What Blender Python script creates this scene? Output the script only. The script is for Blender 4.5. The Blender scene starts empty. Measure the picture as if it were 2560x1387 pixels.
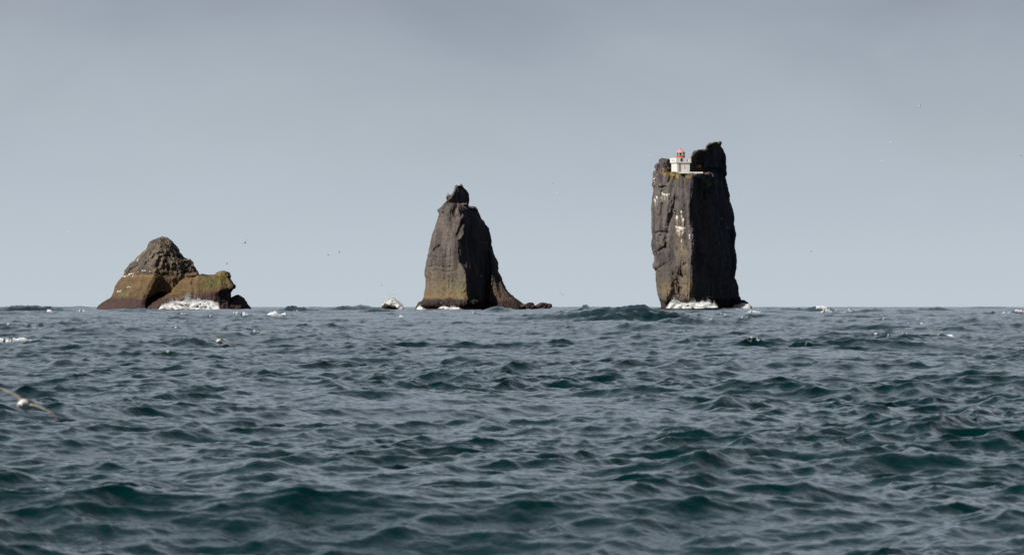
import bpy, bmesh, math, random
import numpy as np
from mathutils import Vector, Matrix

# ------------------------------------------------------------------ camera, world, sun, exposure
scene = bpy.context.scene
COL = scene.collection
LENS, SENSOR = 300.0, 36.0
K = SENSOR / LENS / 2560.0          # radians (tangent) per photograph pixel
H = 3.6                             # eye height above mean sea level
Y0 = 734.0                          # photograph row of the true level line
EARTH = 3.0e6                       # curvature radius of the sea sheet
D_TALL, D_MID, D_LEFT = 2140.0, 2170.0, 2120.0

cam = bpy.data.cameras.new('camera')
cam.lens = LENS; cam.sensor_width = SENSOR
cam.clip_start = 0.5; cam.clip_end = 60000.0
cam.shift_y = (Y0 - 693.5) / 2560.0
cam.dof.use_dof = True
cam.dof.focus_distance = 1500.0
cam.dof.aperture_fstop = 8.0
camo = bpy.data.objects.new('camera', cam)
camo.location = (0, 0, H); camo.rotation_euler = (math.radians(90), 0, 0)
COL.objects.link(camo); scene.camera = camo

SUN_EL, SUN_AZ = math.radians(33), math.radians(45)      # azimuth: left of the line from the rocks to the camera
sdir = Vector((-math.sin(SUN_AZ) * math.cos(SUN_EL), -math.cos(SUN_AZ) * math.cos(SUN_EL), math.sin(SUN_EL)))
sun = bpy.data.lights.new('sun', 'SUN')
sun.energy = 5.0; sun.angle = math.radians(0.5); sun.color = (1.0, 0.945, 0.86)
suno = bpy.data.objects.new('sun', sun)
suno.rotation_euler = (-sdir).to_track_quat('-Z', 'Y').to_euler()
suno.location = (-300, -200, 400)
COL.objects.link(suno)

scene.view_settings.view_transform = 'Standard'
scene.view_settings.look = 'None'
scene.view_settings.exposure = 0.0
scene.view_settings.gamma = 1.0
scene.view_settings.use_curve_mapping = False

world = bpy.data.worlds.new('World'); scene.world = world
world.use_nodes = True
wt = world.node_tree; wt.nodes.clear()
def wn(t, **kw):
    n = wt.nodes.new(t)
    for k, v in kw.items(): setattr(n, k, v)
    return n
wl = wt.links.new
sky = wn('ShaderNodeTexSky', sky_type='NISHITA', sun_disc=False, sun_elevation=SUN_EL,
         sun_rotation=math.radians(180) + SUN_AZ, air_density=1.0, dust_density=1.5)
bg_sky = wn('ShaderNodeBackground'); bg_sky.inputs['Strength'].default_value = 0.07
wl(sky.outputs['Color'], bg_sky.inputs['Color'])
tc = wn('ShaderNodeTexCoord')
sep = wn('ShaderNodeSeparateXYZ'); wl(tc.outputs['Generated'], sep.inputs[0])
# slow wobble of the cloud bank's lower edge along the horizon
mp = wn('ShaderNodeMapping'); mp.inputs['Scale'].default_value = (15, 15, 30); mp.inputs['Rotation'].default_value = (0, math.radians(14), 0)
wl(tc.outputs['Generated'], mp.inputs[0])
nz = wn('ShaderNodeTexNoise'); nz.inputs['Scale'].default_value = 1.7; nz.inputs['Detail'].default_value = 6; nz.inputs['Roughness'].default_value = 0.5
nz.inputs['Distortion'].default_value = 0.4
wl(mp.outputs[0], nz.inputs['Vector'])
def wmath(op, a, b=None, c=None):
    m = wn('ShaderNodeMath', operation=op)
    for i, v in enumerate((a, b, c)):
        if v is None: continue
        if isinstance(v, (int, float)): m.inputs[i].default_value = v
        else: wl(v, m.inputs[i])
    return m.outputs[0]
wob = wmath('MULTIPLY', wmath('SUBTRACT', nz.outputs['Fac'], 0.5), 0.030)
# the wobble grows with height: the strip just above the sea stays even
grow = wn('ShaderNodeMapRange'); grow.inputs['From Min'].default_value = 0.004; grow.inputs['From Max'].default_value = 0.036
wl(sep.outputs['Z'], grow.inputs['Value'])
zz = wmath('ADD', sep.outputs['Z'], wmath('MULTIPLY', wmath('ADD', wob, wmath('MULTIPLY', wmath('MAXIMUM', wmath('MINIMUM', sep.outputs['X'], 0.1), -0.1), 0.035)), grow.outputs[0]))
fac = wmath('POWER', wmath('MAXIMUM', zz, 0.0), 0.5)
ramp = wn('ShaderNodeValToRGB')
wl(fac, ramp.inputs['Fac'])
def s2l(c):
    out = []
    for v in c:
        v /= 255.0
        out.append(v / 12.92 if v <= 0.04045 else ((v + 0.055) / 1.055) ** 2.4)
    return tuple(out)
stops = [(0.0, (190, 201, 210)), (0.066, (188, 199, 208)), (0.1065, (181, 192, 202)), (0.1356, (173, 184, 194)), (0.159, (164, 175, 186)), (0.1735, (157, 167, 179)), (0.192, (147, 156, 169)), (0.22, (136, 144, 157)),
         (0.25, (146, 155, 166)), (0.33, (184, 197, 212)), (0.62, (200, 213, 229)), (0.8, (156, 168, 184)), (1.0, (110, 117, 132))]
cr = ramp.color_ramp
while len(cr.elements) < len(stops): cr.elements.new(0.5)
for e, (p, c) in zip(cr.elements, stops):
    e.position = p; e.color = s2l(c) + (1,)
# a faint warm cast in the denser part of the bank
nz2 = wn('ShaderNodeTexNoise'); nz2.inputs['Scale'].default_value = 3.1; nz2.inputs['Detail'].default_value = 4
wl(mp.outputs[0], nz2.inputs['Vector'])
wm = wn('ShaderNodeMapRange'); wm.inputs['From Min'].default_value = 0.5; wm.inputs['From Max'].default_value = 0.75
wl(nz2.outputs['Fac'], wm.inputs['Value'])
warm = wn('ShaderNodeMix', data_type='RGBA', blend_type='MULTIPLY')
wl(wmath('MULTIPLY', wm.outputs[0], grow.outputs[0]), warm.inputs['Factor'])
wl(ramp.outputs['Color'], warm.inputs['A']); warm.inputs['B'].default_value = (1.0, 0.965, 0.94, 1)
# dimming added to unseen sky right and behind the camera, deepening rock shade
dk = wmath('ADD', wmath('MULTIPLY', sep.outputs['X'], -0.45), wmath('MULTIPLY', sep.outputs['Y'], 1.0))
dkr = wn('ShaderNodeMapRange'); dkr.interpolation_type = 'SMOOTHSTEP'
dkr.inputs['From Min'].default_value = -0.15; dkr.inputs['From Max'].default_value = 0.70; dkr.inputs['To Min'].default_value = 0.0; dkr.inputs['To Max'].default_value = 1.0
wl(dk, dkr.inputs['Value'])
dimmed = wn('ShaderNodeMix', data_type='RGBA', blend_type='MULTIPLY'); dimmed.inputs['Factor'].default_value = 1.0
wl(warm.outputs['Result'], dimmed.inputs['A']); 
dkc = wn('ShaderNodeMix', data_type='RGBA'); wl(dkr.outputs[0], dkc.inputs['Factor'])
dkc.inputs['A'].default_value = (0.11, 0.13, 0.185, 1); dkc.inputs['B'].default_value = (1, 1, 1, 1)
wl(dkc.outputs['Result'], dimmed.inputs['B'])
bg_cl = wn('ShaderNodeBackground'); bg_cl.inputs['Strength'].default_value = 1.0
wl(dimmed.outputs['Result'], bg_cl.inputs['Color'])
# breaks of open sky higher up
nz3 = wn('ShaderNodeTexNoise'); nz3.inputs['Scale'].default_value = 3.0; nz3.inputs['Detail'].default_value = 5
wl(tc.outputs['Generated'], nz3.inputs['Vector'])
b1 = wn('ShaderNodeMapRange'); b1.inputs['From Min'].default_value = 0.5; b1.inputs['From Max'].default_value = 0.66; b1.inputs['To Max'].default_value = 0.3
wl(nz3.outputs['Fac'], b1.inputs['Value'])
b2 = wn('ShaderNodeMapRange'); b2.inputs['From Min'].default_value = 0.12; b2.inputs['From Max'].default_value = 0.5
wl(sep.outputs['Z'], b2.inputs['Value'])
mixs = wn('ShaderNodeMixShader')
wl(wmath('MULTIPLY', b1.outputs[0], b2.outputs[0]), mixs.inputs[0])
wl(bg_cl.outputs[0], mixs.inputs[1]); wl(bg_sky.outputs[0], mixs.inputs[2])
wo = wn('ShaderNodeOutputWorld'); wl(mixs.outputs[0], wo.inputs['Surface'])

# ------------------------------------------------------------------ helpers
rng = np.random.default_rng(11)
random.seed(5)

def tag(o, label=None, cat=None, group=None, kind=None):
    if label: o['label'] = label
    if cat: o['category'] = cat
    if group: o['group'] = group
    if kind: o['kind'] = kind
    return o

def link(name, me, mat=None, parent=None):
    o = bpy.data.objects.new(name, me)
    COL.objects.link(o)
    if mat is not None and len(me.materials) == 0: me.materials.append(mat)
    if parent is not None: o.parent = parent
    return o

def np_mesh(name, co, faces):
    """co (n,3), faces (m,k) with constant k"""
    me = bpy.data.meshes.new(name)
    n, m, k = len(co), len(faces), faces.shape[1]
    me.vertices.add(n); me.loops.add(m * k); me.polygons.add(m)
    me.vertices.foreach_set('co', np.ascontiguousarray(co, np.float32).ravel())
    me.loops.foreach_set('vertex_index', np.ascontiguousarray(faces, np.int32).ravel())
    me.polygons.foreach_set('loop_start', np.arange(0, m * k, k, dtype=np.int32))
    me.update(calc_edges=True)
    return me

def smooth(me, val=True):
    me.polygons.foreach_set('use_smooth', np.full(len(me.polygons), val, bool))

def px(p, D):                       # photograph column/row -> metres at distance D
    return (p[0] - 1280.0) * K * D, H - (p[1] - Y0) * K * D

# lattice noise
def _hash(ix, iy, iz, seed):
    h = (ix.astype(np.uint32) * np.uint32(374761393) + iy.astype(np.uint32) * np.uint32(668265263)
         + iz.astype(np.uint32) * np.uint32(2147483647) + np.uint32(seed * 974711 + 13))
    h = (h ^ (h >> np.uint32(13))) * np.uint32(1274126177)
    h = (h ^ (h >> np.uint32(16))) * np.uint32(2246822519)
    return ((h ^ (h >> np.uint32(15))) & np.uint32(0xFFFFFF)).astype(np.float32) / np.float32(0xFFFFFF)

def vnoise(p, seed=0):
    f = np.floor(p); t = (p - f).astype(np.float32)
    i = f.astype(np.int64)
    t = t * t * t * (t * (t * 6 - 15) + 10)
    r = 0
    for dx in (0, 1):
        wx = t[:, 0] if dx else 1 - t[:, 0]
        for dy in (0, 1):
            wy = t[:, 1] if dy else 1 - t[:, 1]
            for dz in (0, 1):
                wz = t[:, 2] if dz else 1 - t[:, 2]
                r = r + wx * wy * wz * _hash(i[:, 0] + dx, i[:, 1] + dy, i[:, 2] + dz, seed)
    return r * 2 - 1

def fbm(p, oct=4, gain=0.5, seed=0):
    r = 0; a = 1.0; s = 0
    for o in range(oct):
        r = r + a * vnoise(p * (2.03 ** o) + 17.3 * o, seed + o); s += a; a *= gain
    return r / s

def ridged(p, oct=3, gain=0.5, seed=0):
    r = 0; a = 1.0; s = 0
    for o in range(oct):
        r = r + a * (1 - np.abs(vnoise(p * (2.1 ** o) + 9.1 * o, seed + o))); s += a; a *= gain
    return r / s

def cells(p, seed=0):
    """per point: random value of the nearest jittered cell, and F2 - F1"""
    i = np.floor(p).astype(np.int64); f1 = np.full(len(p), 1e9, np.float32); f2 = f1.copy(); val = np.zeros(len(p), np.float32)
    for dx in (-1, 0, 1):
        for dy in (-1, 0, 1):
            for dz in (-1, 0, 1):
                c = i + np.array([dx, dy, dz])
                o = np.stack([_hash(c[:, 0], c[:, 1], c[:, 2], seed + q) for q in (0, 1, 2)], 1)
                d = np.linalg.norm(c + o - p, axis=1).astype(np.float32)
                v = _hash(c[:, 0], c[:, 1], c[:, 2], seed + 3)
                n = d < f1
                f2 = np.where(n, f1, np.minimum(f2, d)); val = np.where(n, v, val); f1 = np.where(n, d, f1)
    return val, f2 - f1

def sstep(a, b, x):
    t = np.clip((x - a) / (b - a), 0, 1)
    return t * t * (3 - 2 * t)

# materials
def mat_new(name):
    m = bpy.data.materials.new(name); m.use_nodes = True
    nt = m.node_tree
    b = nt.nodes['Principled BSDF']
    return m, nt, b

def mat_plain(name, col, rough=0.6, var=0.12, scale=3.0, metallic=0.0):
    m, nt, b = mat_new(name)
    t = nt.nodes.new('ShaderNodeTexCoord')
    n = nt.nodes.new('ShaderNodeTexNoise'); n.inputs['Scale'].default_value = scale; n.inputs['Detail'].default_value = 5
    nt.links.new(t.outputs['Object'], n.inputs['Vector'])
    r = nt.nodes.new('ShaderNodeMapRange'); r.inputs['From Min'].default_value = 0.3; r.inputs['From Max'].default_value = 0.7
    r.inputs['To Min'].default_value = 1 - var; r.inputs['To Max'].default_value = 1 + var * 0.3
    nt.links.new(n.outputs['Fac'], r.inputs['Value'])
    x = nt.nodes.new('ShaderNodeMix'); x.data_type = 'RGBA'; x.blend_type = 'MULTIPLY'
    x.inputs['Factor'].default_value = 1.0; x.inputs['A'].default_value = tuple(col) + (1,)
    nt.links.new(r.outputs[0], x.inputs['B'])
    nt.links.new(x.outputs['Result'], b.inputs['Base Color'])
    b.inputs['Roughness'].default_value = rough; b.inputs['Metallic'].default_value = metallic
    return m

def mat_rock():
    m, nt, b = mat_new('basalt')
    a = nt.nodes.new('ShaderNodeAttribute'); a.attribute_name = 'tint'
    t = nt.nodes.new('ShaderNodeTexCoord')
    mp = nt.nodes.new('ShaderNodeMapping'); mp.inputs['Scale'].default_value = (1, 1, 0.5)
    nt.links.new(t.outputs['Object'], mp.inputs[0])
    n = nt.nodes.new('ShaderNodeTexNoise'); n.inputs['Scale'].default_value = 1.6; n.inputs['Detail'].default_value = 8; n.inputs['Roughness'].default_value = 0.7
    nt.links.new(mp.outputs[0], n.inputs['Vector'])
    r = nt.nodes.new('ShaderNodeMapRange'); r.inputs['From Min'].default_value = 0.3; r.inputs['From Max'].default_value = 0.7
    r.inputs['To Min'].default_value = 0.72; r.inputs['To Max'].default_value = 1.28
    nt.links.new(n.outputs['Fac'], r.inputs['Value'])
    x = nt.nodes.new('ShaderNodeMix'); x.data_type = 'RGBA'; x.blend_type = 'MULTIPLY'; x.inputs['Factor'].default_value = 1.0
    nt.links.new(a.outputs['Color'], x.inputs['A']); nt.links.new(r.outputs[0], x.inputs['B'])
    nt.links.new(x.outputs['Result'], b.inputs['Base Color'])
    b.inputs['Roughness'].default_value = 0.85
    b.inputs['Specular IOR Level'].default_value = 0.2
    bp = nt.nodes.new('ShaderNodeBump'); bp.inputs['Strength'].default_value = 0.4; bp.inputs['Distance'].default_value = 0.25
    nt.links.new(n.outputs['Fac'], bp.inputs['Height']); nt.links.new(bp.outputs[0], b.inputs['Normal'])
    return m
M_ROCK = mat_rock()

def mat_foam(name='foam'):
    m, nt, b = mat_new(name)
    b.inputs['Base Color'].default_value = (0.86, 0.88, 0.89, 1)
    b.inputs['Roughness'].default_value = 0.9
    b.inputs['Specular IOR Level'].default_value = 0.1
    t = nt.nodes.new('ShaderNodeTexCoord')
    n = nt.nodes.new('ShaderNodeTexNoise'); n.inputs['Scale'].default_value = 2.0; n.inputs['Detail'].default_value = 5
    nt.links.new(t.outputs['Object'], n.inputs['Vector'])
    c = nt.nodes.new('ShaderNodeValToRGB')
    c.color_ramp.elements[0].position = 0.3; c.color_ramp.elements[0].color = (0.93, 0.94, 0.95, 1)
    c.color_ramp.elements[1].position = 0.6; c.color_ramp.elements[1].color = (0.97, 0.97, 0.97, 1)
    nt.links.new(n.outputs['Fac'], c.inputs[0]); nt.links.new(c.outputs[0], b.inputs['Base Color'])
    b.inputs['Subsurface Weight'].default_value = 0.8; b.inputs['Subsurface Radius'].default_value = (1, 1, 1); b.inputs['Subsurface Scale'].default_value = 0.5
    tr = nt.nodes.new('ShaderNodeBsdfTranslucent'); tr.inputs['Color'].default_value = (0.85, 0.88, 0.9, 1)
    ms = nt.nodes.new('ShaderNodeMixShader'); ms.inputs[0].default_value = 0.3
    nt.links.new(b.outputs[0], ms.inputs[1]); nt.links.new(tr.outputs[0], ms.inputs[2])
    nt.links.new(ms.outputs[0], nt.nodes['Material Output'].inputs['Surface'])
    return m
M_FOAM = mat_foam()

# ------------------------------------------------------------------ sea
def sea_tile(L, N, lam_min, lam_max, seed, wind, kp=None, spread=1.0, ex=4.3):
    r = np.random.default_rng(seed)
    k1 = np.fft.fftfreq(N, 1.0 / N) * 2 * np.pi / L
    kx, ky = np.meshgrid(k1, k1, indexing='ij')
    k = np.hypot(kx, ky); k[0, 0] = 1e-6
    P = k ** -ex
    if kp: P = P * np.exp(-1.25 * (kp / k) ** 2) * (1 + 1.6 * np.exp(-((k - kp) / (0.28 * kp)) ** 2))
    P = P * sstep(2 * np.pi / (lam_max * 1.15), 2 * np.pi / (lam_max * 0.87), k) * (1 - sstep(2 * np.pi / (lam_min * 1.15), 2 * np.pi / (lam_min * 0.87), k))
    c = (kx * wind[0] + ky * wind[1]) / k
    P = P * (0.12 + np.abs(c) ** (2 * spread))
    P[0, 0] = 0
    hk = np.sqrt(P) * (r.standard_normal((N, N)) + 1j * r.standard_normal((N, N)))
    f = lambda q: np.real(np.fft.ifft2(q)).astype(np.float32)
    h = f(hk)
    # real part of ifft: use hermitian-equivalent derivatives
    hk2 = np.fft.fft2(h)
    dx = f(1j * kx / k * hk2); dy = f(1j * ky / k * hk2)
    sx = f(1j * kx * hk2); sy = f(1j * ky * hk2)
    jxx = f(kx * kx / k * hk2); jyy = f(ky * ky / k * hk2)
    return dict(L=L, N=N, h=h, dx=dx, dy=dy, slope=float(np.sqrt(np.mean(sx ** 2 + sy ** 2))), std=float(h.std()), j=-(jxx + jyy))

def scale_tile(t, s):
    for q in ('h', 'dx', 'dy', 'j'): t[q] = t[q] * np.float32(s)
    t['std'] *= s; t['slope'] *= s

WIND = (0.34, -0.94)
T1 = sea_tile(420.0, 1024, 3.2, 160.0, 21, WIND, kp=2 * np.pi / 30.0, spread=3.0, ex=4.3)
scale_tile(T1, 0.28 / T1['std'])
T2 = sea_tile(83.0, 1024, 0.45, 3.6, 22, WIND, spread=1.9, ex=3.7)
scale_tile(T2, 0.245 / T2['slope'])
T3 = sea_tile(13.0, 512, 0.1, 0.5, 23, WIND, spread=0.8, ex=3.5)
scale_tile(T3, 0.17 / T3['slope'])
print('tile slopes', T1['slope'], T2['slope'], T3['slope'])

def sample(t, names, X, Y, rot):
    c, s = math.cos(rot), math.sin(rot)
    u = ((c * X + s * Y) / t['L'] % 1.0) * t['N']; v = ((-s * X + c * Y) / t['L'] % 1.0) * t['N']
    i = np.floor(u).astype(np.int32); j = np.floor(v).astype(np.int32)
    fu = (u - i).astype(np.float32); fv = (v - j).astype(np.float32)
    i %= t['N']; j %= t['N']; i1 = (i + 1) % t['N']; j1 = (j + 1) % t['N']
    w00 = (1 - fu) * (1 - fv); w10 = fu * (1 - fv); w01 = (1 - fu) * fv; w11 = fu * fv
    out = []
    for q in names:
        a = t[q]; out.append(a[i, j] * w00 + a[i1, j] * w10 + a[i, j1] * w01 + a[i1, j1] * w11)
    return out
ROT = (0.0, 0.35, -0.5)
JS = float(np.std(T1['j']))

# breaking or steep single waves: (column, distance, crest height, half width, foam, skew)
CRESTS = []
def crest(pxc, d, A, w, foam=0.0, depth=None, tilt=0.0):
    CRESTS.append(((pxc - 1280) * K * d, d, A, w, foam, depth or w * 0.7, tilt))
# the big steep wave in front of the tall stack
crest(1545, 1100, 1.8, 12.0, 0.0, 6.0, 0.1)
crest(1562, 1090, 0.75, 2.2, 0.0, 3.0, 0.1)
crest(1470, 1160, 1.6, 8.0, 0.0, 4.5, 0.1)
crest(1462, 1162, 0.7, 1.2, 0.0, 2.0, 0.1)
crest(1600, 960, 1.3, 9.0, 0.0, 4.5, 0.45)
crest(1585, 955, 0.6, 2.4, 0.25, 2.2, 0.3)
crest(1720, 890, 1.0, 7.0, 0.0, 4.5, 0.45)
crest(1630, 800, 0.7, 6.0, 0.0, 4.0, 0.4)
for q in [(70, 1800, 1.5, 8, 0), (350, 1700, 1.2, 7, 0), (760, 1700, 1.5, 7, 0), (895, 1900, 1.5, 6, 0), (1985, 1700, 1.5, 8, 0), (2240, 1600, 1.3, 9, 0), (2330, 1900, 1.5, 5, 0), (2465, 1400, 1.0, 3.6, .0), (1255, 1700, 1.2, 3.6, 0), (2060, 1700, .9, 3.0, .6), (2128, 1650, 1.0, 3.6, .8), (940, 1700, 1.5, 4, 0), (1880, 1500, .8, 4, .6)]:
    crest(q[0], q[1], q[2], q[3], q[4], 4.0, 0.1)
# white horses: (column, row, half width in px, foam)
for (cx, cy, wp, fo) in [(603, 783, 16, 1.3), (612, 786, 12, .9), (690, 782, 26, 1.1), (712, 780, 14, .9), (20, 812, 40, 1.3), (62, 813, 24, 1.1), (300, 800, 12, 1.05), (1420, 800, 9, 1.05), (2380, 830, 14, 1.05), (20, 838, 44, 1.4), (80, 845, 60, 1.4), (140, 850, 40, 1.1), (200, 852, 30, .45), (1240, 797, 11, .9), (1868, 788, 18, 1), (1882, 789, 10, .8), (1815, 777, 22, .9),
                         (2180, 816, 20, .9), (2305, 793, 18, .9), (2290, 800, 22, .5), (2530, 774, 34, .9), (2430, 776, 16, .7), (1010, 783, 13, 1), (1120, 800, 6, .8), (375, 786, 8, .7), (345, 779, 8, .8), (640, 828, 9, .7), (30, 958, 20, .6), (445, 808, 9, .5),
                         (1765, 877, 12, .6), (120, 772, 16, .6), (205, 770, 18, .6), (330, 769, 12, .7), (450, 776, 10, .6), (590, 776, 9, .7), (740, 772, 12, .6), (920, 776, 12, .5), (1180, 776, 10, .6), (1700, 820, 9, .5), (1590, 766, 30, .45), (1960, 774, 14, .6), (2070, 772, 16, .8), (2130, 768, 18, 1), (2150, 770, 16, .8), (2250, 774, 10, .5), (1460, 760, 12, .6), (575, 880, 10, .4)]:
    d = (H - 0.7) / (K * (cy - Y0)); w = wp * K * d
    CRESTS.append(((cx - 1280) * K * d, d, (0.75 if fo > 1 else 0.45) if d < 1000 else (1.0 if fo > 1 else 0.75), max(w * 1.4, .3), fo, min(2.4, max(.8, w * .7)), random.uniform(.05, .35)))
# long dark swell faces nearer by: (column, row, half width px, height)
for (cx, cy, wp, A) in [(1680, 1175, 240, .55), (2280, 1170, 340, .60), (640, 1160, 150, .32), (470, 870, 130, .7), (150, 905, 120, .6), (1290, 930, 80, .5), (1640, 945, 90, .45), (1740, 790, 110, .7), (560, 800, 60, .6), (930, 955, 90, .4), (1900, 1000, 120, .35), (2240, 860, 70, .5), (1300, 870, 70, .4), (1120, 1320, 90, .22), (740, 1135, 140, .25)]:
    d = (H - 0.3) / (K * (cy - Y0)); w = wp * K * d
    CRESTS.append(((cx - 1280) * K * d, d, A * 0.85, w, 0.0, min(3.0, max(1.2, A * 3.2)), random.uniform(.05, .3)))

def build_sea():
    rows = [3.0]
    while rows[-1] < 72: rows.append(rows[-1] * 1.055)
    d = rows[-1]
    while d < 2700:
        f = 0.00062 if d < 420 else 0.00062 + 0.0002 * min(1, (d - 420) / 400)
        d += d * f; rows.append(d)
    while d < 16000:
        d *= 1.05; rows.append(d)
    rows = np.array(rows)
    half = 0.0745; nf = 1050
    cols = list(np.linspace(-half, half, nf))
    step = cols[1] - cols[0]; u = half; st = step; ext = []
    while u < 1.4:
        st *= 1.22; u += st; ext.append(u)
    cols = np.array([-e for e in ext[::-1]] + cols + ext)
    nr, nc = len(rows), len(cols)
    print('sea grid', nr, nc, nr * nc)
    dr = np.gradient(rows); dc = np.gradient(cols)
    co = np.empty((nr, nc, 3), np.float32); foam = np.zeros((nr, nc), np.float32)
    CH = 200
    for a in range(0, nr, CH):
        R = rows[a:a + CH, None]; U = cols[None, :]
        X = (R * U); Y = np.broadcast_to(R, X.shape).copy()
        sh = X.shape
        cell = np.maximum(dr[a:a + CH, None], (dc[None, :] * R) * 1.0)
        cell = np.broadcast_to(cell, sh)
        g1 = 1 - sstep(4, 25, cell)
        g2 = 1 - sstep(0.5, 2.6, cell)
        g3 = 1 - sstep(0.12, 0.55, cell)
        far = 1 - sstep(2300, 6000, Y)
        Xf, Yf = X.ravel(), Y.ravel()
        h, dx, dy, j = [q.reshape(sh) for q in sample(T1, ('h', 'dx', 'dy', 'j'), Xf + 100, Yf + 37, ROT[0])]
        # gusts: patches of rougher and of smoother water
        P = np.stack([Xf / 14.0, Yf / 40.0, 0 * Xf], 1)
        gust = (1 + 0.55 * fbm(P, 3, seed=40)).reshape(sh)
        c = g1 * far
        big = h * c; Z = big; DX = dx * c * 1.5; DY = dy * c * 1.5; J = j * c
        h2, dx2, dy2, j2 = [q.reshape(sh) for q in sample(T2, ('h', 'dx', 'dy', 'j'), Xf, Yf, ROT[1])]
        c1, s1 = math.cos(ROT[1]), math.sin(ROT[1])
        c = g2 * gust
        Z = Z + h2 * c; DX = DX + (c1 * dx2 - s1 * dy2) * c; DY = DY + (s1 * dx2 + c1 * dy2) * c
        J2 = j2 * c
        h3, = [q.reshape(sh) for q in sample(T3, ('h',), Xf, Yf, ROT[2])]
        Z = Z + h3 * g3 * gust
        # foam where the crests fold
        fm = 0.9 * sstep(4.3 * JS, 5.6 * JS, -(J + 0.3 * J2)) * sstep(180, 380, Y)
        # single crests
        for (cx, cd, A, w, fo, dp, tl) in CRESTS:
            if cd + 6 * dp + 3 * w < rows[a] or cd - 6 * dp - 3 * w > rows[min(a + CH, nr) - 1]: continue
            ux = X - cx; vy = (Y - cd) - tl * ux
            prof = np.where(vy < 0, np.exp(-np.abs(vy) / (dp * 0.42)), np.exp(-(vy / (dp * 1.3)) ** 2))
            lat = np.exp(-np.abs(ux / w) ** 1.7)
            wig = fbm(np.stack([(X - cx).ravel() / w * 1.3 + cd, (vy / dp).ravel() * .8, 0 * Xf], 1), 5, 0.62, seed=31).reshape(sh)
            bump = A * prof * lat * (1 + (0.8 if cd > 400 else 0.3) * wig)
            Z = Z - big * 0.3 * np.minimum(1, prof * lat * 1.3) + bump * (1 + 0.12 * gust * (h2 * 3))
            if fo > 0:
                fp = np.exp(-np.abs(ux / (w * 0.85)) ** 3) * np.exp(-(vy / (dp * np.where(vy < 0, 0.28, 0.5))) ** 2)
                if fo < 0.5: fp = fp * np.exp(-(vy / (dp * 0.35)) ** 2)
                fm = np.maximum(fm, fp * min(1.0, fo * 1.3))
        br = fbm(np.stack([Xf * 2.6, Yf * 0.6, Z.ravel() * 6.0], 1), 4, 0.65, seed=60).reshape(sh)
        fm = sstep(0.38, 0.80, fm * 0.9 + 1.1 * br * (fm > 0.02))
        lump = fbm(np.stack([(Xf) * 2.4, Yf * 1.4, 7 + 0 * Xf], 1), 3, 0.6, seed=64).reshape(sh)
        Z = Z + fm * (0.02 + 0.10 * lump) * sstep(100, 500, Y)
        co[a:a + CH, :, 0] = X + DX
        co[a:a + CH, :, 1] = Y + DY
        co[a:a + CH, :, 2] = Z - Y * Y / (2 * EARTH)
        foam[a:a + CH] = fm
    idx = np.arange(nr * nc, dtype=np.int32).reshape(nr, nc)
    faces = np.stack([idx[:-1, :-1], idx[:-1, 1:], idx[1:, 1:], idx[1:, :-1]], -1).reshape(-1, 4)
    me = np_mesh('sea', co.reshape(-1, 3), faces)
    smooth(me)
    at = me.attributes.new('foam', 'FLOAT', 'POINT'); at.data.foreach_set('value', foam.ravel())
    return me, co

def mat_sea():
    m, nt, b = mat_new('sea_water')
    L = nt.links.new
    b.inputs['Base Color'].default_value = (0.0005, 0.018, 0.0205, 1)
    b.inputs['Roughness'].default_value = 0.10
    b.inputs['IOR'].default_value = 1.333
    t = nt.nodes.new('ShaderNodeTexCoord')
    n = nt.nodes.new('ShaderNodeTexNoise'); n.inputs['Scale'].default_value = 3.2; n.inputs['Detail'].default_value = 4; n.inputs['Roughness'].default_value = 0.6
    L(t.outputs['Object'], n.inputs['Vector'])
    bp = nt.nodes.new('ShaderNodeBump'); bp.inputs['Strength'].default_value = 0.42; bp.inputs['Distance'].default_value = 0.09
    L(n.outputs['Fac'], bp.inputs['Height']); L(bp.outputs[0], b.inputs['Normal'])
    a = nt.nodes.new('ShaderNodeAttribute'); a.attribute_name = 'foam'
    f = nt.nodes.new('ShaderNodeBsdfDiffuse'); f.inputs['Color'].default_value = (0.90, 0.92, 0.93, 1)
    ms = nt.nodes.new('ShaderNodeMixShader')
    L(a.outputs['Fac'], ms.inputs[0]); L(b.outputs[0], ms.inputs[1]); L(f.outputs[0], ms.inputs[2])
    L(ms.outputs[0], nt.nodes['Material Output'].inputs['Surface'])
    return m
sea_me, sea_co = build_sea()
sea = link('sea', sea_me, mat_sea()); tag(sea, 'dark teal choppy sea with grey sheen and scattered white caps', 'sea', kind='structure')

# ------------------------------------------------------------------ rocks
def interp(poly, rows):
    p = np.array(sorted(poly, key=lambda q: q[1]), float)
    return np.interp(rows, p[:, 1], p[:, 0])

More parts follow.
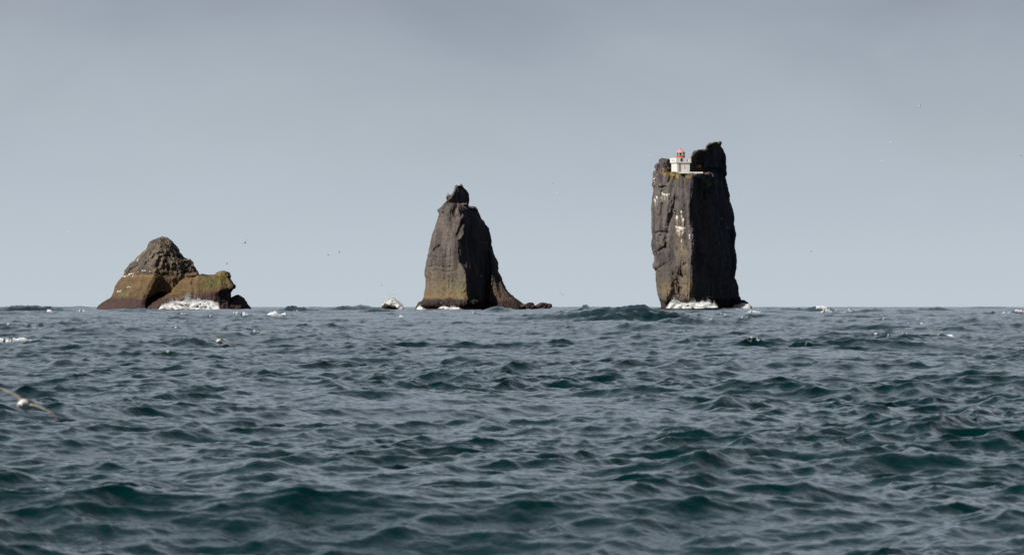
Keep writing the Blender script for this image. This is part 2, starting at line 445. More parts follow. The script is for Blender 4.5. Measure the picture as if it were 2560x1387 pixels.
class Rock:
    def __init__(self, D, voxel):
        self.D = D; self.v = voxel; self.co = []; self.fa = []; self.n = 0
    def add(self, co, faces):
        self.co.append(np.asarray(co, float)); self.fa += [[i + self.n for i in f] for f in faces]; self.n += len(co)
    def loft(self, top, bot, cols, step=5.0, cap_up=0.0):
        """cols: ring of (polyline of (column,row), depth or polyline of (depth,row)); front left to right, then back right to left"""
        rows = np.linspace(top, bot, max(2, int((bot - top) / step) + 1))
        ring = len(cols); co = []
        xs = [interp(c[0], rows) if not isinstance(c[0], (int, float)) else np.full(len(rows), c[0]) for c in cols]
        ys = [interp(c[1], rows) if not isinstance(c[1], (int, float)) else np.full(len(rows), c[1]) for c in cols]
        for i, r in enumerate(rows):
            for k in range(ring):
                x, z = px((xs[k][i], r), self.D); co.append((x, self.D + ys[k][i], z))
        f = []
        for i in range(len(rows) - 1):
            for k in range(ring):
                k2 = (k + 1) % ring
                f.append([i * ring + k, (i + 1) * ring + k, (i + 1) * ring + k2, i * ring + k2])
        t = np.mean(co[:ring], axis=0); t[2] += cap_up; b = np.mean(co[-ring:], axis=0)
        n = len(co); co += [tuple(t), tuple(b)]
        for k in range(ring):
            k2 = (k + 1) % ring
            f.append([n, k, k2]); f.append([n + 1, (len(rows) - 1) * ring + k2, (len(rows) - 1) * ring + k])
        self.add(co, f)
    def blob(self, p, y, r, seed=0, rough=0.25):
        """boulder: centre column/row, depth, radii in metres"""
        bm = bmesh.new(); bmesh.ops.create_icosphere(bm, subdivisions=3, radius=1.0)
        c = np.array([v.co[:] for v in bm.verts]); f = [[v.index for v in q.verts] for q in bm.faces]; bm.free()
        c = c * (1 + rough * fbm(c * 1.3 + seed * 3.7, 3, seed=seed))[:, None]
        x, z = px(p, self.D)
        self.add(c * np.array(r) + np.array([x, self.D + y, z]), f)
    def fuse(self):
        me = bpy.data.meshes.new('raw')
        me.from_pydata([tuple(v) for c in self.co for v in c], [], self.fa)
        o = link('raw', me)
        md = o.modifiers.new('remesh', 'REMESH'); md.mode = 'VOXEL'; md.voxel_size = self.v
        dg = bpy.context.evaluated_depsgraph_get()
        out = bpy.data.meshes.new_from_object(o.evaluated_get(dg))
        bpy.data.objects.remove(o); bpy.data.meshes.remove(me)
        self.me = out
        n = len(out.vertices)
        self.P = np.empty(n * 3, np.float32); out.vertices.foreach_get('co', self.P); self.P = self.P.reshape(-1, 3)
        self.refresh()
    def refresh(self):
        self.me.vertices.foreach_set('co', self.P.ravel()); self.me.update()
        N = np.empty(len(self.P) * 3, np.float32); self.me.vertex_normals.foreach_get('vector', N)
        self.N = N.reshape(-1, 3)
    def pix(self):
        return 1280 + self.P[:, 0] / (K * self.D), Y0 + (H - self.P[:, 2]) / (K * self.D)
    def relax(self, n=2):
        e = np.empty(len(self.me.edges) * 2, np.int32); self.me.edges.foreach_get('vertices', e); e = e.reshape(-1, 2)
        for _ in range(n):
            s = np.zeros_like(self.P); c = np.zeros(len(self.P), np.float32)
            np.add.at(s, e[:, 0], self.P[e[:, 1]]); np.add.at(s, e[:, 1], self.P[e[:, 0]])
            np.add.at(c, e[:, 0], 1); np.add.at(c, e[:, 1], 1)
            self.P = 0.5 * self.P + 0.5 * s / c[:, None]
        self.refresh()
    def displace(self, d):
        self.P = (self.P + self.N * d[:, None]).astype(np.float32); self.refresh()
    def dist(self, poly):
        """distance in metres on the picture-facing side from a traced line"""
        q = np.array([px(p, self.D) for p in poly]); A = self.P[:, [0, 2]]
        best = np.full(len(A), 1e9, np.float32)
        for a, b in zip(q[:-1], q[1:]):
            ab = b - a; t = np.clip(((A - a) @ ab) / max(ab @ ab, 1e-9), 0, 1)
            best = np.minimum(best, np.hypot(*(A - (a + t[:, None] * ab)).T))
        return best
    def groove(self, poly, w, depth):
        f = (self.N[:, 1] < 0.25)
        wob = 1 + 0.5 * fbm(self.P * 0.9, 2, seed=77)
        g = depth * np.exp(-(self.dist(poly) / (w * wob)) ** 2) * f
        self.P[:, 1] += g.astype(np.float32); self.refresh()
    def finish(self, name, tint):
        tint = tint * 1.3
        a = self.me.attributes.new('tint', 'FLOAT_COLOR', 'POINT')
        a.data.foreach_set('color', np.concatenate([np.clip(tint, 0, 1), np.ones((len(tint), 1))], 1).astype(np.float32).ravel())
        smooth(self.me)
        self.me.materials.clear(); self.me.materials.append(M_ROCK)
        self.me.name = name
        return link(name, self.me)

def blend(t, col, f):
    return t * (1 - f[:, None]) + np.array(col)[None, :] * f[:, None]

def spots(rock, t, pts, col, seed=0):
    """stains: (column,row,radius x, radius y in px, strength)"""
    X, Y = rock.pix(); w = fbm(rock.P * np.array([1.5, 1.5, 1.0]), 4, 0.65, seed=seed)
    for (cx, cy, rx, ry, s) in pts:
        d = np.sqrt(((X - cx) / rx) ** 2 + ((Y - cy) / ry) ** 2) + 0.85 * w
        t = blend(t, col, s * (1 - sstep(0.55, 1.1, d)) * (rock.N[:, 1] < 0.5))
    return t

def rough_up(r, big, mid, fine, vert=0.3, seed=0, crack=0.25):
    P = r.P
    S = np.array([1, 1, vert])
    d = big * fbm(P * S * 0.22, 3, seed=seed) + mid * fbm(P * S * 0.8, 3, seed=seed + 5)
    ck = np.maximum(ridged(P * S * np.array([.55, .55, .8]), 3, 0.55, seed + 9) - 0.80, 0) * 5
    d = d - crack * ck
    r.displace(d)
    d = fine * fbm(r.P * np.array([1, 1, 0.6]) * 2.6, 3, 0.6, seed=seed + 12)
    led = ridged(r.P * np.array([.25, .25, 1.1]), 2, 0.5, seed + 21)
    d -= 0.35 * fine * (led > 0.85)
    r.displace(d)

def blocks(r, size, vert, depth, crack, seed, mask=1.0):
    w = 0.25 * np.stack([fbm(r.P * .8, 2, seed=seed + 40), fbm(r.P * .8, 2, seed=seed + 41), fbm(r.P * .8, 2, seed=seed + 42)], 1)
    v, e = cells((r.P / size + w) * np.array([1, 1, vert]), seed)
    r.displace((depth * (v - .5) - crack * (1 - sstep(0.0, 0.12, e))) * mask)

def base_tint(r, c0, c1, seed, vert=0.25):
    n = fbm(r.P * np.array([1, 1, vert]) * 0.7, 4, 0.6, seed=seed)
    f = sstep(-0.35, 0.4, n)
    t = np.array(c0)[None] * (1 - f[:, None]) + np.array(c1)[None] * f[:, None]
    g = 1 + 0.25 * fbm(r.P * np.array([1, 1, 0.5]) * 2.2, 3, 0.6, seed=seed + 3)
    return t * g[:, None]

WET = (0.030, 0.021, 0.021)

# ---- tall stack with the lighthouse
tall = Rock(D_TALL, 0.12)
LT = [(1634, 430), (1634, 463.6), (1633.6, 479), (1632, 496.5), (1629.3, 519), (1628.8, 536), (1629.8, 560), (1629, 568), (1630.2, 592.5), (1628.4, 611), (1630.6, 620.6), (1632, 632),
      (1637, 637.5), (1636, 650.6), (1632.5, 662), (1633.4, 671), (1642, 676), (1639.6, 684.4), (1641, 695.6), (1640.4, 705), (1642, 714.4), (1644.7, 723.7), (1646, 735), (1650.3, 746), (1654, 756), (1656, 800)]
RT = [(1800, 353), (1803.5, 357), (1805, 363), (1810, 370), (1813.6, 379), (1816, 387.5), (1817, 396), (1816, 405), (1818, 413.5), (1819.7, 430.8), (1820, 438.6), (1816.2, 441), (1817, 448), (1820.6, 458.5), (1823, 470.6),
      (1826.6, 486), (1829, 501.7), (1833.5, 519), (1838, 531), (1840, 543), (1838.4, 560), (1841.5, 575.6), (1845.3, 585), (1841.5, 594.4), (1840, 611), (1842.5, 628), (1844.7, 650.6), (1844, 667.5), (1841.5, 684.4),
      (1840, 693.7), (1845.3, 707), (1849.6, 716), (1850, 727.5), (1851.8, 742.5), (1853.7, 752), (1856, 800)]
RIDGE = [(1733, 436), (1732, 464), (1729.7, 484), (1728, 510), (1723.6, 541.5), (1724, 551), (1733, 577), (1737.5, 602), (1734, 630), (1730, 652), (1730, 686), (1731, 712), (1727, 735), (1726, 800)]
MIDR = [(1768, 436), (1772, 480), (1776, 510), (1781.5, 558), (1794, 633), (1793, 671), (1783, 700), (1781, 745), (1783, 800)]
def off(poly, dx): return [(x + dx, y) for x, y in poly]
def mixp(a, b, f, rows=(436, 470, 510, 560, 610, 650, 690, 735, 800)):
    A = interp(a, rows); B = interp(b, rows); return [(A[i] * (1 - f) + B[i] * f, rows[i]) for i in range(len(rows))]
tall.loft(435.3, 800, [
    (LT, 1.5), (mixp(LT, RIDGE, .12), -2.0), (mixp(LT, RIDGE, .38), -4.2), (mixp(LT, RIDGE, .5), -4.2), (mixp(LT, RIDGE, .72), [(-7.2, 437), (-7.6, 800)]), (mixp(LT, RIDGE, .93), -8.6), (RIDGE, -8.2),
    (mixp(RIDGE, MIDR, .25), [(-7.6, 440), (-5.6, 475)]), (mixp(RIDGE, MIDR, .6), [(-6.2, 440), (-2.4, 478)]), (MIDR, [(-4.2, 444), (1.5, 485)]), (mixp(MIDR, RT, .5), 6.5), (off(RT, 0), 12.0), (off(RT, -12), 15.5), (mixp(LT, RT, .5), 15), (off(LT, 22), 9)], cap_up=0.15)
# right-hand tower rising behind the platform
TWL = [(1757, 354), (1750, 373), (1741, 378.5), (1732, 385), (1726.5, 393), (1723, 402), (1718, 420), (1719, 440), (1730, 480)]
tall.loft(375.5, 490, [(TWL, -2.2), (off(TWL, 7), -1.0), (mixp(TWL, RT, .35, (378, 390, 405, 430, 450, 490)), 3.2), (mixp(TWL, RT, .7, (378, 390, 405, 430, 450, 490)), 7.0), (RT, 11.0), (off(RT, -12), 14.5), (mixp(TWL, RT, .4, (378, 390, 405, 430, 450, 490)), 13), (off(TWL, 4), 7)], step=4, cap_up=.3)
PKL = [(1793, 354), (1781, 357), (1775, 360), (1769, 362.5), (1767, 366), (1763, 371), (1762.5, 376), (1760, 390), (1758, 420)]
tall.loft(355.5, 420, [(PKL, 2.6), (off(PKL, 8), 3.6), (mixp(PKL, RT, .6, (356, 360, 366, 374, 390, 420)), 6.5), (RT, 10.5), (off(RT, -6), 13), (off(PKL, 12), 11)], step=3, cap_up=.2)
tall.blob((1766, 373), 2.0, (.5, .8, .6), 61, .5); tall.blob((1747, 380), 0.5, (.5, .8, .55), 62, .5); tall.blob((1735, 386), -.6, (.6, .8, .5), 63, .5); tall.blob((1776, 360), 4, (.45, .7, .5), 64, .5); tall.blob((1802, 357), 10, (.5, .8, .5), 65, .5); tall.blob((1797, 358), 9, (.9, 1.2, .6), 3); tall.blob((1771, 365), 5, (.7, .9, .6), 4); tall.blob((1752, 378.5), 2, (1.1, 1.6, .6), 5); tall.blob((1759, 378), 3, (1.0, 1.6, .6), 16); tall.blob((1740, 384), 1, (1.1, 1.2, .7), 6)
tall.blob((1788, 359), 7, (1.0, 1.2, .5), 14); tall.blob((1778, 362.5), 6, (.8, 1.0, .5), 15)
# left knob behind the lighthouse
KL = [(1676, 399), (1661, 400.5), (1653, 405), (1647.5, 410), (1642.3, 420.4), (1638, 434), (1635, 444.6), (1634, 463.6)]
KR = [(1680, 399), (1681, 410), (1686, 425), (1692, 440), (1700, 465)]
tall.loft(401, 464, [(KL, 2.5), (mixp(KL, KR, .25, (401, 410, 425, 440, 464)), [(1.0, 401), (-2.0, 437), (-3.4, 464)]), (mixp(KL, KR, .5, (401, 410, 425, 440, 464)), [(1.4, 401), (-1.8, 437), (-4, 464)]), (KR, [(4, 401), (2, 430), (-3.5, 440), (-5, 464)]), (off(KR, -2), 8), (off(KL, 10), 8)], step=4, cap_up=.2)
tall.blob((1657, 404), 2.5, (.8, 1, .6), 7); tall.blob((1645, 417), 1.6, (.7, .8, .7), 8); tall.blob((1639, 432), 1, (.5, .8, .7), 9); tall.blob((1668, 403), 2.6, (.8, 1, .5), 10)
tall.blob((1636, 461), .8, (.5, .6, .8), 11); tall.blob((1635.5, 447), .8, (.4, .6, .5), 12)
# lip under the platform and the toe at the foot on the right
tall.blob((1684, 438), -3.5, (1.2, 1.6, .8), 22); tall.blob((1744, 417), 1.0, (1.3, 1.2, .5), 23); tall.blob((1858, 759), 9, (1.3, 2.0, .9), 24); tall.blob((1846, 752), 6, (1.0, 2.0, 1.2), 25)
tall.blob((1666, 742), -4.0, (1.3, 1.5, 2.0), 26); tall.blob((1708, 748), -7.5, (1.4, 1.4, 1.6), 27)
tall.fuse(); tall.relax(2)
rough_up(tall, 0.42, 0.20, 0.10, 0.12, 100, 0.20)
blocks(tall, 2.4, .10, .34, .08, 500); blocks(tall, .8, .10, .16, .07, 510); blocks(tall, .7, .6, .10, .04, 515)
G = tall.groove
G([(1690, 500), (1680, 540), (1672, 556), (1668, 590), (1664, 620)], 0.7, 1.0)
G([(1655, 586), (1650, 590), (1647, 605)], 0.35, 0.5); G([(1640, 582), (1655, 580), (1672, 583)], 0.3, 0.6)
G([(1637, 634), (1655, 622), (1668, 610)], 0.35, 0.5); G([(1700, 690), (1694, 720), (1690, 745)], 1.2, 1.6)
G([(1706, 700), (1700, 672), (1712, 660)], 0.4, 0.5); G([(1642, 674), (1662, 660)], 0.4, 0.6)
G([(1655, 480), (1660, 505), (1652, 540)], 0.5, 0.5); G([(1708, 440), (1712, 480), (1716, 540), (1714, 600)], 0.45, 0.6)
G([(1744, 450), (1748, 520), (1752, 590)], 0.7, 0.8); G([(1780, 620), (1776, 660), (1772, 700)], .8, .6); G([(1684, 452), (1690, 480), (1684, 520)], .4, .5)
G([(1672, 428), (1676, 440), (1672, 456)], .4, .6)
t = base_tint(tall, (0.053, 0.046, 0.047), (0.104, 0.089, 0.084), 110)
X, Y = tall.pix(); w = fbm(tall.P * 0.5, 3, seed=120)
t = blend(t, (0.115, 0.092, 0.060), 0.55 * sstep(640, 740, Y + 30 * w) * (X < 1740))
t = spots(tall, t, [(1698, 600, 12, 60, .5), (1710, 660, 10, 45, .5), (1668, 725, 22, 22, .5), (1712, 722, 16, 20, .45)], (0.15, 0.115, 0.07), 121)
t = spots(tall, t, [(1757, 520, 22, 40, .7), (1768, 590, 18, 60, .7), (1780, 640, 16, 40, .6), (1765, 690, 18, 30, .6), (1783, 725, 5, 30, .9), (1800, 700, 20, 40, .4)], (0.135, 0.088, 0.070), 122)
t = spots(tall, t, [(1668, 428, 10, 9, .9), (1676, 440, 11, 8, .9), (1690, 441, 9, 6, .8), (1718, 443, 7, 5, .6), (1772, 462, 8, 9, .9), (1743, 419, 10, 5, .9), (1786, 361, 18, 5, .8), (1660, 432, 8, 8, .5)], (0.24, 0.155, 0.05), 123)
t = spots(tall, t, [(1688, 432, 9, 5, .9), (1690, 455, 6, 14, .4)], (0.075, 0.10, 0.025), 124)
t = blend(t, WET, 0.9 * sstep(742, 752, Y + 5 * w))
gu = [(1655, 484, 3, 4), (1661, 487, 4, 2.5), (1667, 488, 3, 3.5), (1672, 486, 2, 2), (1642, 494, 3, 4), (1637, 500, 2.5, 4), (1652, 494, 2, 3), (1638, 504, 2, 2.5), (1636, 451, 2, 2),
      (1702, 530, 2, 4), (1703, 541, 2, 5), (1706, 549, 3, 5), (1691, 545, 3, 6), (1690, 568, 4, 3), (1697, 570, 5, 4), (1704, 573, 5, 3.5), (1710, 570, 3, 2.5), (1695, 577, 4, 2.5), (1707, 578, 2, 2), (1702, 603, 1.6, 6), (1705, 583, 2, 4), (1722, 592, 1.4, 8), (1806, 546, 2, 1.5), (1822, 569, 4, 1.2), (1782, 441, 1.5, 1.5)]
t = spots(tall, t, [(a, b, c * .95, d * .95, .9) for a, b, c, d in gu], (0.55, 0.53, 0.46), 125)
for a, b, c, d in gu[:20]:
    t = spots(tall, t, [(a + .5, b + d * 2.4, c * .5, d * 3.0, .45)], (0.36, 0.335, 0.28), 126)
tall_o = tall.finish('sea_stack', t)
tag(tall_o, 'tallest sheer dark basalt stack, the one carrying the white lighthouse', 'sea stack', 'basalt stacks rising from the sea')

# ---- middle stack
mid = Rock(D_MID, 0.12)
LM = [(1120, 500), (1111, 509.4), (1106, 518), (1098.4, 524.5), (1096, 528.3), (1099.7, 534.6), (1096, 546), (1089.6, 563.7), (1083.3, 583.8), (1075.7, 604), (1072, 621.7), (1066.9, 644.4), (1063, 659.6), (1060, 677), (1059.8, 690), (1063.6, 695), (1064.4, 712.5), (1060.6, 730), (1058, 745), (1050, 756), (1040, 764), (1030, 800)]
RM = [(1172.4, 505), (1176, 514), (1187, 514.5), (1194.3, 522), (1198, 530.8), (1202, 543.5), (1209.5, 553.6), (1215.8, 566), (1220.8, 571), (1224.6, 583.8), (1227, 599), (1230, 621.7), (1230.4, 639.4), (1236, 650), (1240, 700), (1240, 800)]
BM = [(1142, 500), (1146, 520), (1151.4, 543.5), (1159, 566), (1160, 586), (1146, 602), (1144, 632), (1149, 657), (1161, 672), (1164, 692), (1165.3, 725), (1172, 753), (1174, 800)]
mr = (512, 530, 560, 600, 650, 700, 740, 765, 800)
mid.loft(516, 800, [(LM, 2.5), (mixp(LM, BM, .15, mr), -1.2), (mixp(LM, BM, .5, mr), -4.4), (mixp(LM, BM, .85, mr), [(-5.2, 516), (-7.2, 700), (-7.6, 800)]), (BM, [(-5.0, 516), (-7.4, 700), (-7.6, 800)]), (mixp(BM, RM, .25, mr), [(-2.5, 516), (-4, 700)]),
    (mixp(BM, RM, .6, mr), [(1.0, 516), (1.5, 700)]), (RM, [(4.5, 516), (8, 700)]), (off(RM, -14), 12), (mixp(LM, RM, .45, mr), 13), (off(LM, 14), 8)], cap_up=.3)
# summit
SL = [(1152, 461), (1147.6, 464), (1139, 468), (1135, 478), (1131, 485), (1128, 495), (1118, 502), (1110, 512), (1104, 525)]
SR = [(1155, 461), (1158, 464), (1164, 474), (1172, 485.4), (1173.4, 496.8), (1172.4, 510.7), (1168, 519), (1170, 530)]
mr2 = (462, 468, 478, 488, 500, 512, 530)
mid.loft(463, 530, [(SL, [(1.0, 463), (-2.2, 490), (-2.0, 530)]), (mixp(SL, SR, .3, mr2), [(1.6, 463), (-.6, 490), (-3.2, 530)]), (mixp(SL, SR, .55, mr2), [(3.2, 463), (2.0, 490), (-2.0, 530)]), (SR, [(5, 463), (6.5, 530)]), (off(SR, -4), 8.5), (off(SL, 4), 7)], step=3, cap_up=.1)
mid.blob((1123.5, 494), .2, (.7, .9, .75), 31, .5); mid.blob((1129, 490), .2, (.6, .8, .5), 32, .5); mid.blob((1120, 487), .5, (.16, .3, .3), 48, .4); mid.blob((1099.5, 528), 1.5, (.5, .7, .35), 33, .4); mid.blob((1182, 519), 3, (.9, 1.5, .35), 34, .4); mid.blob((1153, 464), 2, (.3, .6, .4), 35); mid.blob((1143, 467), 1.2, (.4, .6, .4), 36)
mid.blob((1140, 512), -2.0, (2.2, 1.0, .4), 37); mid.blob((1158, 511), 0.6, (1.2, 1.0, .4), 38); mid.blob((1152, 548), -4.2, (1.0, 1.0, 1.3), 39); mid.blob((1150, 575), -5.4, (.9, .9, 1.2), 40)
# buttress on the right and skirt at the foot
BL = [(1222, 618), (1227, 645), (1228, 680), (1226, 705), (1219, 728), (1213, 750), (1210, 800)]
BR = [(1229, 618), (1232, 636), (1238.5, 646), (1244.3, 654.5), (1244.8, 668), (1241, 678.5), (1248.6, 688.6), (1253, 697.4), (1254, 705), (1262.5, 717.6), (1273.8, 730), (1287.7, 744), (1302.8, 754), (1313, 761), (1330, 800)]
mr3 = (620, 642, 660, 680, 700, 720, 740, 760, 800)
mid.loft(622, 800, [(BL, 5.5), (mixp(BL, BR, .1, mr3), [(4.5, 622), (2.5, 660), (0, 800)]), (mixp(BL, BR, .45, mr3), [(5, 622), (3.6, 660), (-.5, 800)]), (mixp(BL, BR, .8, mr3), [(6, 622), (5.0, 660), (1.2, 800)]), (BR, [(7.5, 622), (7, 650), (5, 800)]), (off(BR, -6), 12), (BL, 13)], cap_up=.1)
for x, y, d, rr in [(1068, 760, -1.5, (1.6, 2, 1.0)), (1092, 757, -4, (2.2, 1.6, 1.1)), (1125, 758, -6.2, (2.4, 1.4, 1.0)), (1155, 757, -7.4, (2.0, 1.4, 1.2)), (1180, 755, -5.5, (1.5, 1.5, 1.0)), (1056, 762, 0, (1.2, 1.8, .7)), (1196, 762, -2, (1.6, 1.5, .8))]:
    mid.blob((x, y), d, rr, int(x), .3)
mid.fuse(); mid.relax(2)
rough_up(mid, 0.48, 0.20, 0.10, 0.2, 200, 0.18)
blocks(mid, 2.2, .16, .26, .06, 520); blocks(mid, .8, .15, .13, .05, 530); blocks(mid, .7, .8, .09, .03, 535)
G = mid.groove
G([(1068, 668), (1090, 664), (1112, 669), (1130, 667)], .22, .25); G([(1080, 677), (1100, 675), (1116, 681), (1140, 677)], .2, .2); G([(1086, 628), (1092, 620), (1100, 615)], .4, .6); G([(1093, 580), (1095, 590)], .3, .5)
G([(1140, 520), (1137, 535), (1141, 543)], .5, 1.2); G([(1155, 560), (1148, 580), (1146, 590)], .6, .8); G([(1110, 600), (1108, 640), (1112, 700)], .25, .25); G([(1126, 590), (1128, 640), (1124, 720)], .25, .25)
G([(1080, 640), (1100, 646), (1130, 640)], .2, .3)
t = base_tint(mid, (0.057, 0.048, 0.047), (0.108, 0.090, 0.081), 210)
X, Y = mid.pix(); w = fbm(mid.P * 0.5, 3, seed=220)
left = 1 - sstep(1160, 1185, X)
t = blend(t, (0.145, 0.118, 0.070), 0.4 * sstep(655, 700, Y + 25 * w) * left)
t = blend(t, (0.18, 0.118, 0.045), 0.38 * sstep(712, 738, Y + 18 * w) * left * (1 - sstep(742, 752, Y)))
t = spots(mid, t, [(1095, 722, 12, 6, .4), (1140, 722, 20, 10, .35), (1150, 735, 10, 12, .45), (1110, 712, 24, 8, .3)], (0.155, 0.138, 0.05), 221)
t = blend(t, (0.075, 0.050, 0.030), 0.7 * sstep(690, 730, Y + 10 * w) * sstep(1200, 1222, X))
t = blend(t, WET, 0.92 * sstep(743, 751, Y + 5 * w - 6 * (X > 1200)))
t = spots(mid, t, [(1140, 507, 12, 1.6, .35), (1160, 510, 8, 2, .3), (1179, 518, 6, 3, .6), (1153, 546, 5, 2.5, .6)], (0.22, 0.17, 0.10), 222)
t = spots(mid, t, [(1150.5, 464.5, 1.3, 1.8, 1.), (1203, 690, 3, 1.0, .9), (1213, 606, 2.5, 1.0, .5)], (0.6, 0.58, 0.5), 223)
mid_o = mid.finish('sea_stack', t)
tag(mid_o, 'middle stack, a dark pointed rock tapering up to a crooked summit', 'sea stack', 'basalt stacks rising from the sea')

# ---- left islet
lef = Rock(D_LEFT, 0.12)
PL = [(398, 592.5), (394.7, 593.2), (384.4, 597), (374, 606.7), (365.3, 618.8), (351.5, 632.7), (337.6, 643), (323.8, 657), (316.9, 667), (311, 679.4), (309, 692), (305, 730)]
PR = [(408, 592.5), (415.5, 594.3), (424, 601.5), (435.4, 610), (441.5, 618.8), (450, 632.7), (458.8, 644.8), (471, 647.4), (476, 651.7), (479.5, 662), (486.4, 670.7), (493.4, 680), (500, 730)]
pr = (593, 600, 610, 625, 645, 665, 685, 730)
lef.loft(594, 730, [(PL, [(4, 594), (2, 730)]), (mixp(PL, PR, .2, pr), [(3, 594), (-3.5, 685), (-5, 730)]), (mixp(PL, PR, .45, pr), [(2.5, 594), (-4.5, 660), (-5.2, 730)]), (mixp(PL, PR, .66, pr), [(3.0, 594), (-2.6, 660), (-3.2, 730)]),
    (mixp(PL, PR, .8, pr), [(4.0, 594), (-.5, 660), (0, 730)]), (PR, [(5.5, 594), (6, 660), (5, 730)]), (off(PR, -8), 12), (off(PL, 20), 12)], cap_up=.1)
LB = [(318, 686), (311, 691), (301.3, 695), (292.7, 707), (286.6, 717.4), (283, 728), (278, 738), (274.5, 743.4), (263, 752), (244, 763.5), (225, 800)]
VAL = [(462, 684), (460, 692), (440, 708), (421, 727), (403, 740), (380, 746), (375, 800)]
RDG = [(398, 684), (396, 692), (386, 708), (380, 725), (372, 740), (368, 750), (366, 800)]
lb = (686, 695, 708, 720, 735, 748, 765, 800)
lef.loft(687, 800, [(LB, [(1, 687), (0, 800)]), (mixp(LB, RDG, .2, lb), [(-3.5, 687), (-5.0, 800)]), (mixp(LB, RDG, .55, lb), [(-6.2, 687), (-7.6, 730), (-8.5, 800)]), (mixp(LB, RDG, .9, lb), [(-7.2, 687), (-9.2, 730), (-10, 800)]), (RDG, [(-6.8, 687), (-9, 730), (-9.5, 800)]),
    (mixp(RDG, VAL, .35, lb), [(-2.2, 687), (-4.6, 740), (-8, 800)]), (VAL, [(4.5, 687), (0, 740), (-5, 800)]), (off(VAL, 15), 12), (off(LB, 30), 12)], step=4, cap_up=.35)
# block on the right with the beak
QL = [(466, 684), (456, 692), (438, 708), (420, 727), (402, 741), (372, 752), (330, 762), (300, 800)]
QR = [(572, 684), (574.7, 688), (575.5, 695), (583, 706), (591, 714), (590, 719), (580, 726), (575, 733), (575.5, 745), (580, 800)]
qb = (686, 695, 708, 720, 735, 748, 765, 800)
lef.loft(688, 800, [(QL, [(1.5, 688), (-4.5, 740), (-8, 800)]), (mixp(QL, QR, .22, qb), [(-2.2, 688), (-8, 745), (-10, 800)]), (mixp(QL, QR, .4, qb), [(-3.2, 688), (-9.0, 745), (-11, 800)]), (mixp(QL, QR, .55, qb), [(-3.5, 688), (-8, 745), (-9, 800)]), (mixp(QL, QR, .8, qb), [(-3.4, 688), (-6.6, 725), (-6.5, 745), (-8, 800)]),
    (off(QR, -6), [(-2.6, 688), (-4.5, 725), (-4, 745), (-5, 800)]), (QR, [(2.5, 688), (3.5, 800)]), (off(QR, -6), 9), (off(QL, 20), 10)], step=4, cap_up=.1)
lef.blob((482, 688), -1.0, (2.0, 2.4, .85), 51, .2); lef.blob((557, 686), -.6, (2.0, 2.4, .85), 52, .2); lef.blob((566, 690), -.8, (1.2, 2.0, .9), 53, .2); lef.blob((499, 692), -1.5, (1.6, 2, .7), 58, .2)
DL = [(596, 735), (588, 737), (580, 742), (572, 749), (560, 757), (545, 766), (520, 800)]
DR = [(598, 735), (603, 738), (608, 743), (613, 750), (619, 758), (625, 765), (640, 800)]
dr_ = (736, 745, 755, 765, 800)
lef.loft(736.5, 800, [(DL, [(1.5, 736), (-1, 800)]), (mixp(DL, DR, .35, dr_), [(.5, 736), (-4, 765), (-5, 800)]), (mixp(DL, DR, .7, dr_), [(1, 736), (-2, 765), (-2, 800)]), (DR, [(2.5, 736), (2, 800)]), (off(DR, -4), [(3.5, 736), (7, 800)]), (off(DL, 4), [(3.5, 736), (7, 800)])], step=3, cap_up=.1)
lef.blob((468, 651), 2.5, (1.0, 1.6, .5), 57)
lef.fuse(); lef.relax(3)
rough_up(lef, 0.35, 0.20, 0.07, 0.7, 300, 0.08)
X, Y = lef.pix()
up = (1 - sstep(684, 694, Y))
lef.displace(up * (0.28 * fbm(lef.P * np.array([1.0, 1.0, .6]) * .8, 3, seed=311) - 0.35 * np.maximum(ridged(lef.P * 0.5, 3, .5, 313) - .8, 0) * 5 + 0.1 * fbm(lef.P * 2.4, 3, .6, seed=317)))
blocks(lef, 2.6, .9, .26, .10, 540, up); blocks(lef, 1.0, .9, .10, .04, 550, up); blocks(lef, 3.0, .8, .20, .07, 560, 1 - up)
G = lef.groove
G([(403, 645), (396, 665)], .55, 1.0); G([(421, 640), (424, 672), (430, 676)], .8, 1.5); G([(365, 660), (378, 650), (388, 636), (410, 632)], .28, .6); G([(318, 684), (330, 672), (346, 664)], .28, .6); G([(378, 632), (372, 650)], .25, .4)
G([(460, 682), (430, 690), (396, 688)], .5, .7); G([(482, 704), (488, 722), (486, 745)], .45, .6); G([(458, 650), (464, 670)], .5, .6); G([(405, 618), (412, 640)], .35, .5); G([(412, 655), (410, 672)], .4, .8)
t = base_tint(lef, (0.064, 0.054, 0.045), (0.125, 0.100, 0.076), 320, .7)
w = fbm(lef.P * 0.45, 3, seed=330)
low = sstep(674, 700, Y + 16 * w)
t = blend(t, (0.088, 0.056, 0.030), 0.85 * low)
t = blend(t, (0.13, 0.085, 0.038), 0.5 * low * sstep(0.3, .8, lef.N[:, 2]) * (Y < 735))
t = spots(lef, t, [(317, 738, 13, 8, .8), (303, 724, 6, 7, .6), (378, 696, 6, 9, .6), (520, 705, 20, 12, .45), (545, 700, 12, 18, .55), (560, 690, 14, 10, .6), (568, 712, 6, 22, .5), (524, 716, 12, 8, .5), (560, 684, 16, 5, .5)], (0.088, 0.096, 0.028), 331)
t = t * (1 + .5 * fbm(lef.P * np.array([1, 1, .6]) * .9, 4, .65, seed=335))[:, None]
t = spots(lef, t, [(400, 676, 20, 4, .6), (555, 684, 14, 7, .5), (355, 690, 45, 4, .6)], (0.18, 0.11, 0.045), 332)
t = blend(t, (0.048, 0.030, 0.029), 0.9 * sstep(738, 750, Y + 7 * w))
t = blend(t, (0.062, 0.040, 0.038), 0.7 * sstep(722, 738, Y + 6 * w) * sstep(480, 500, X))
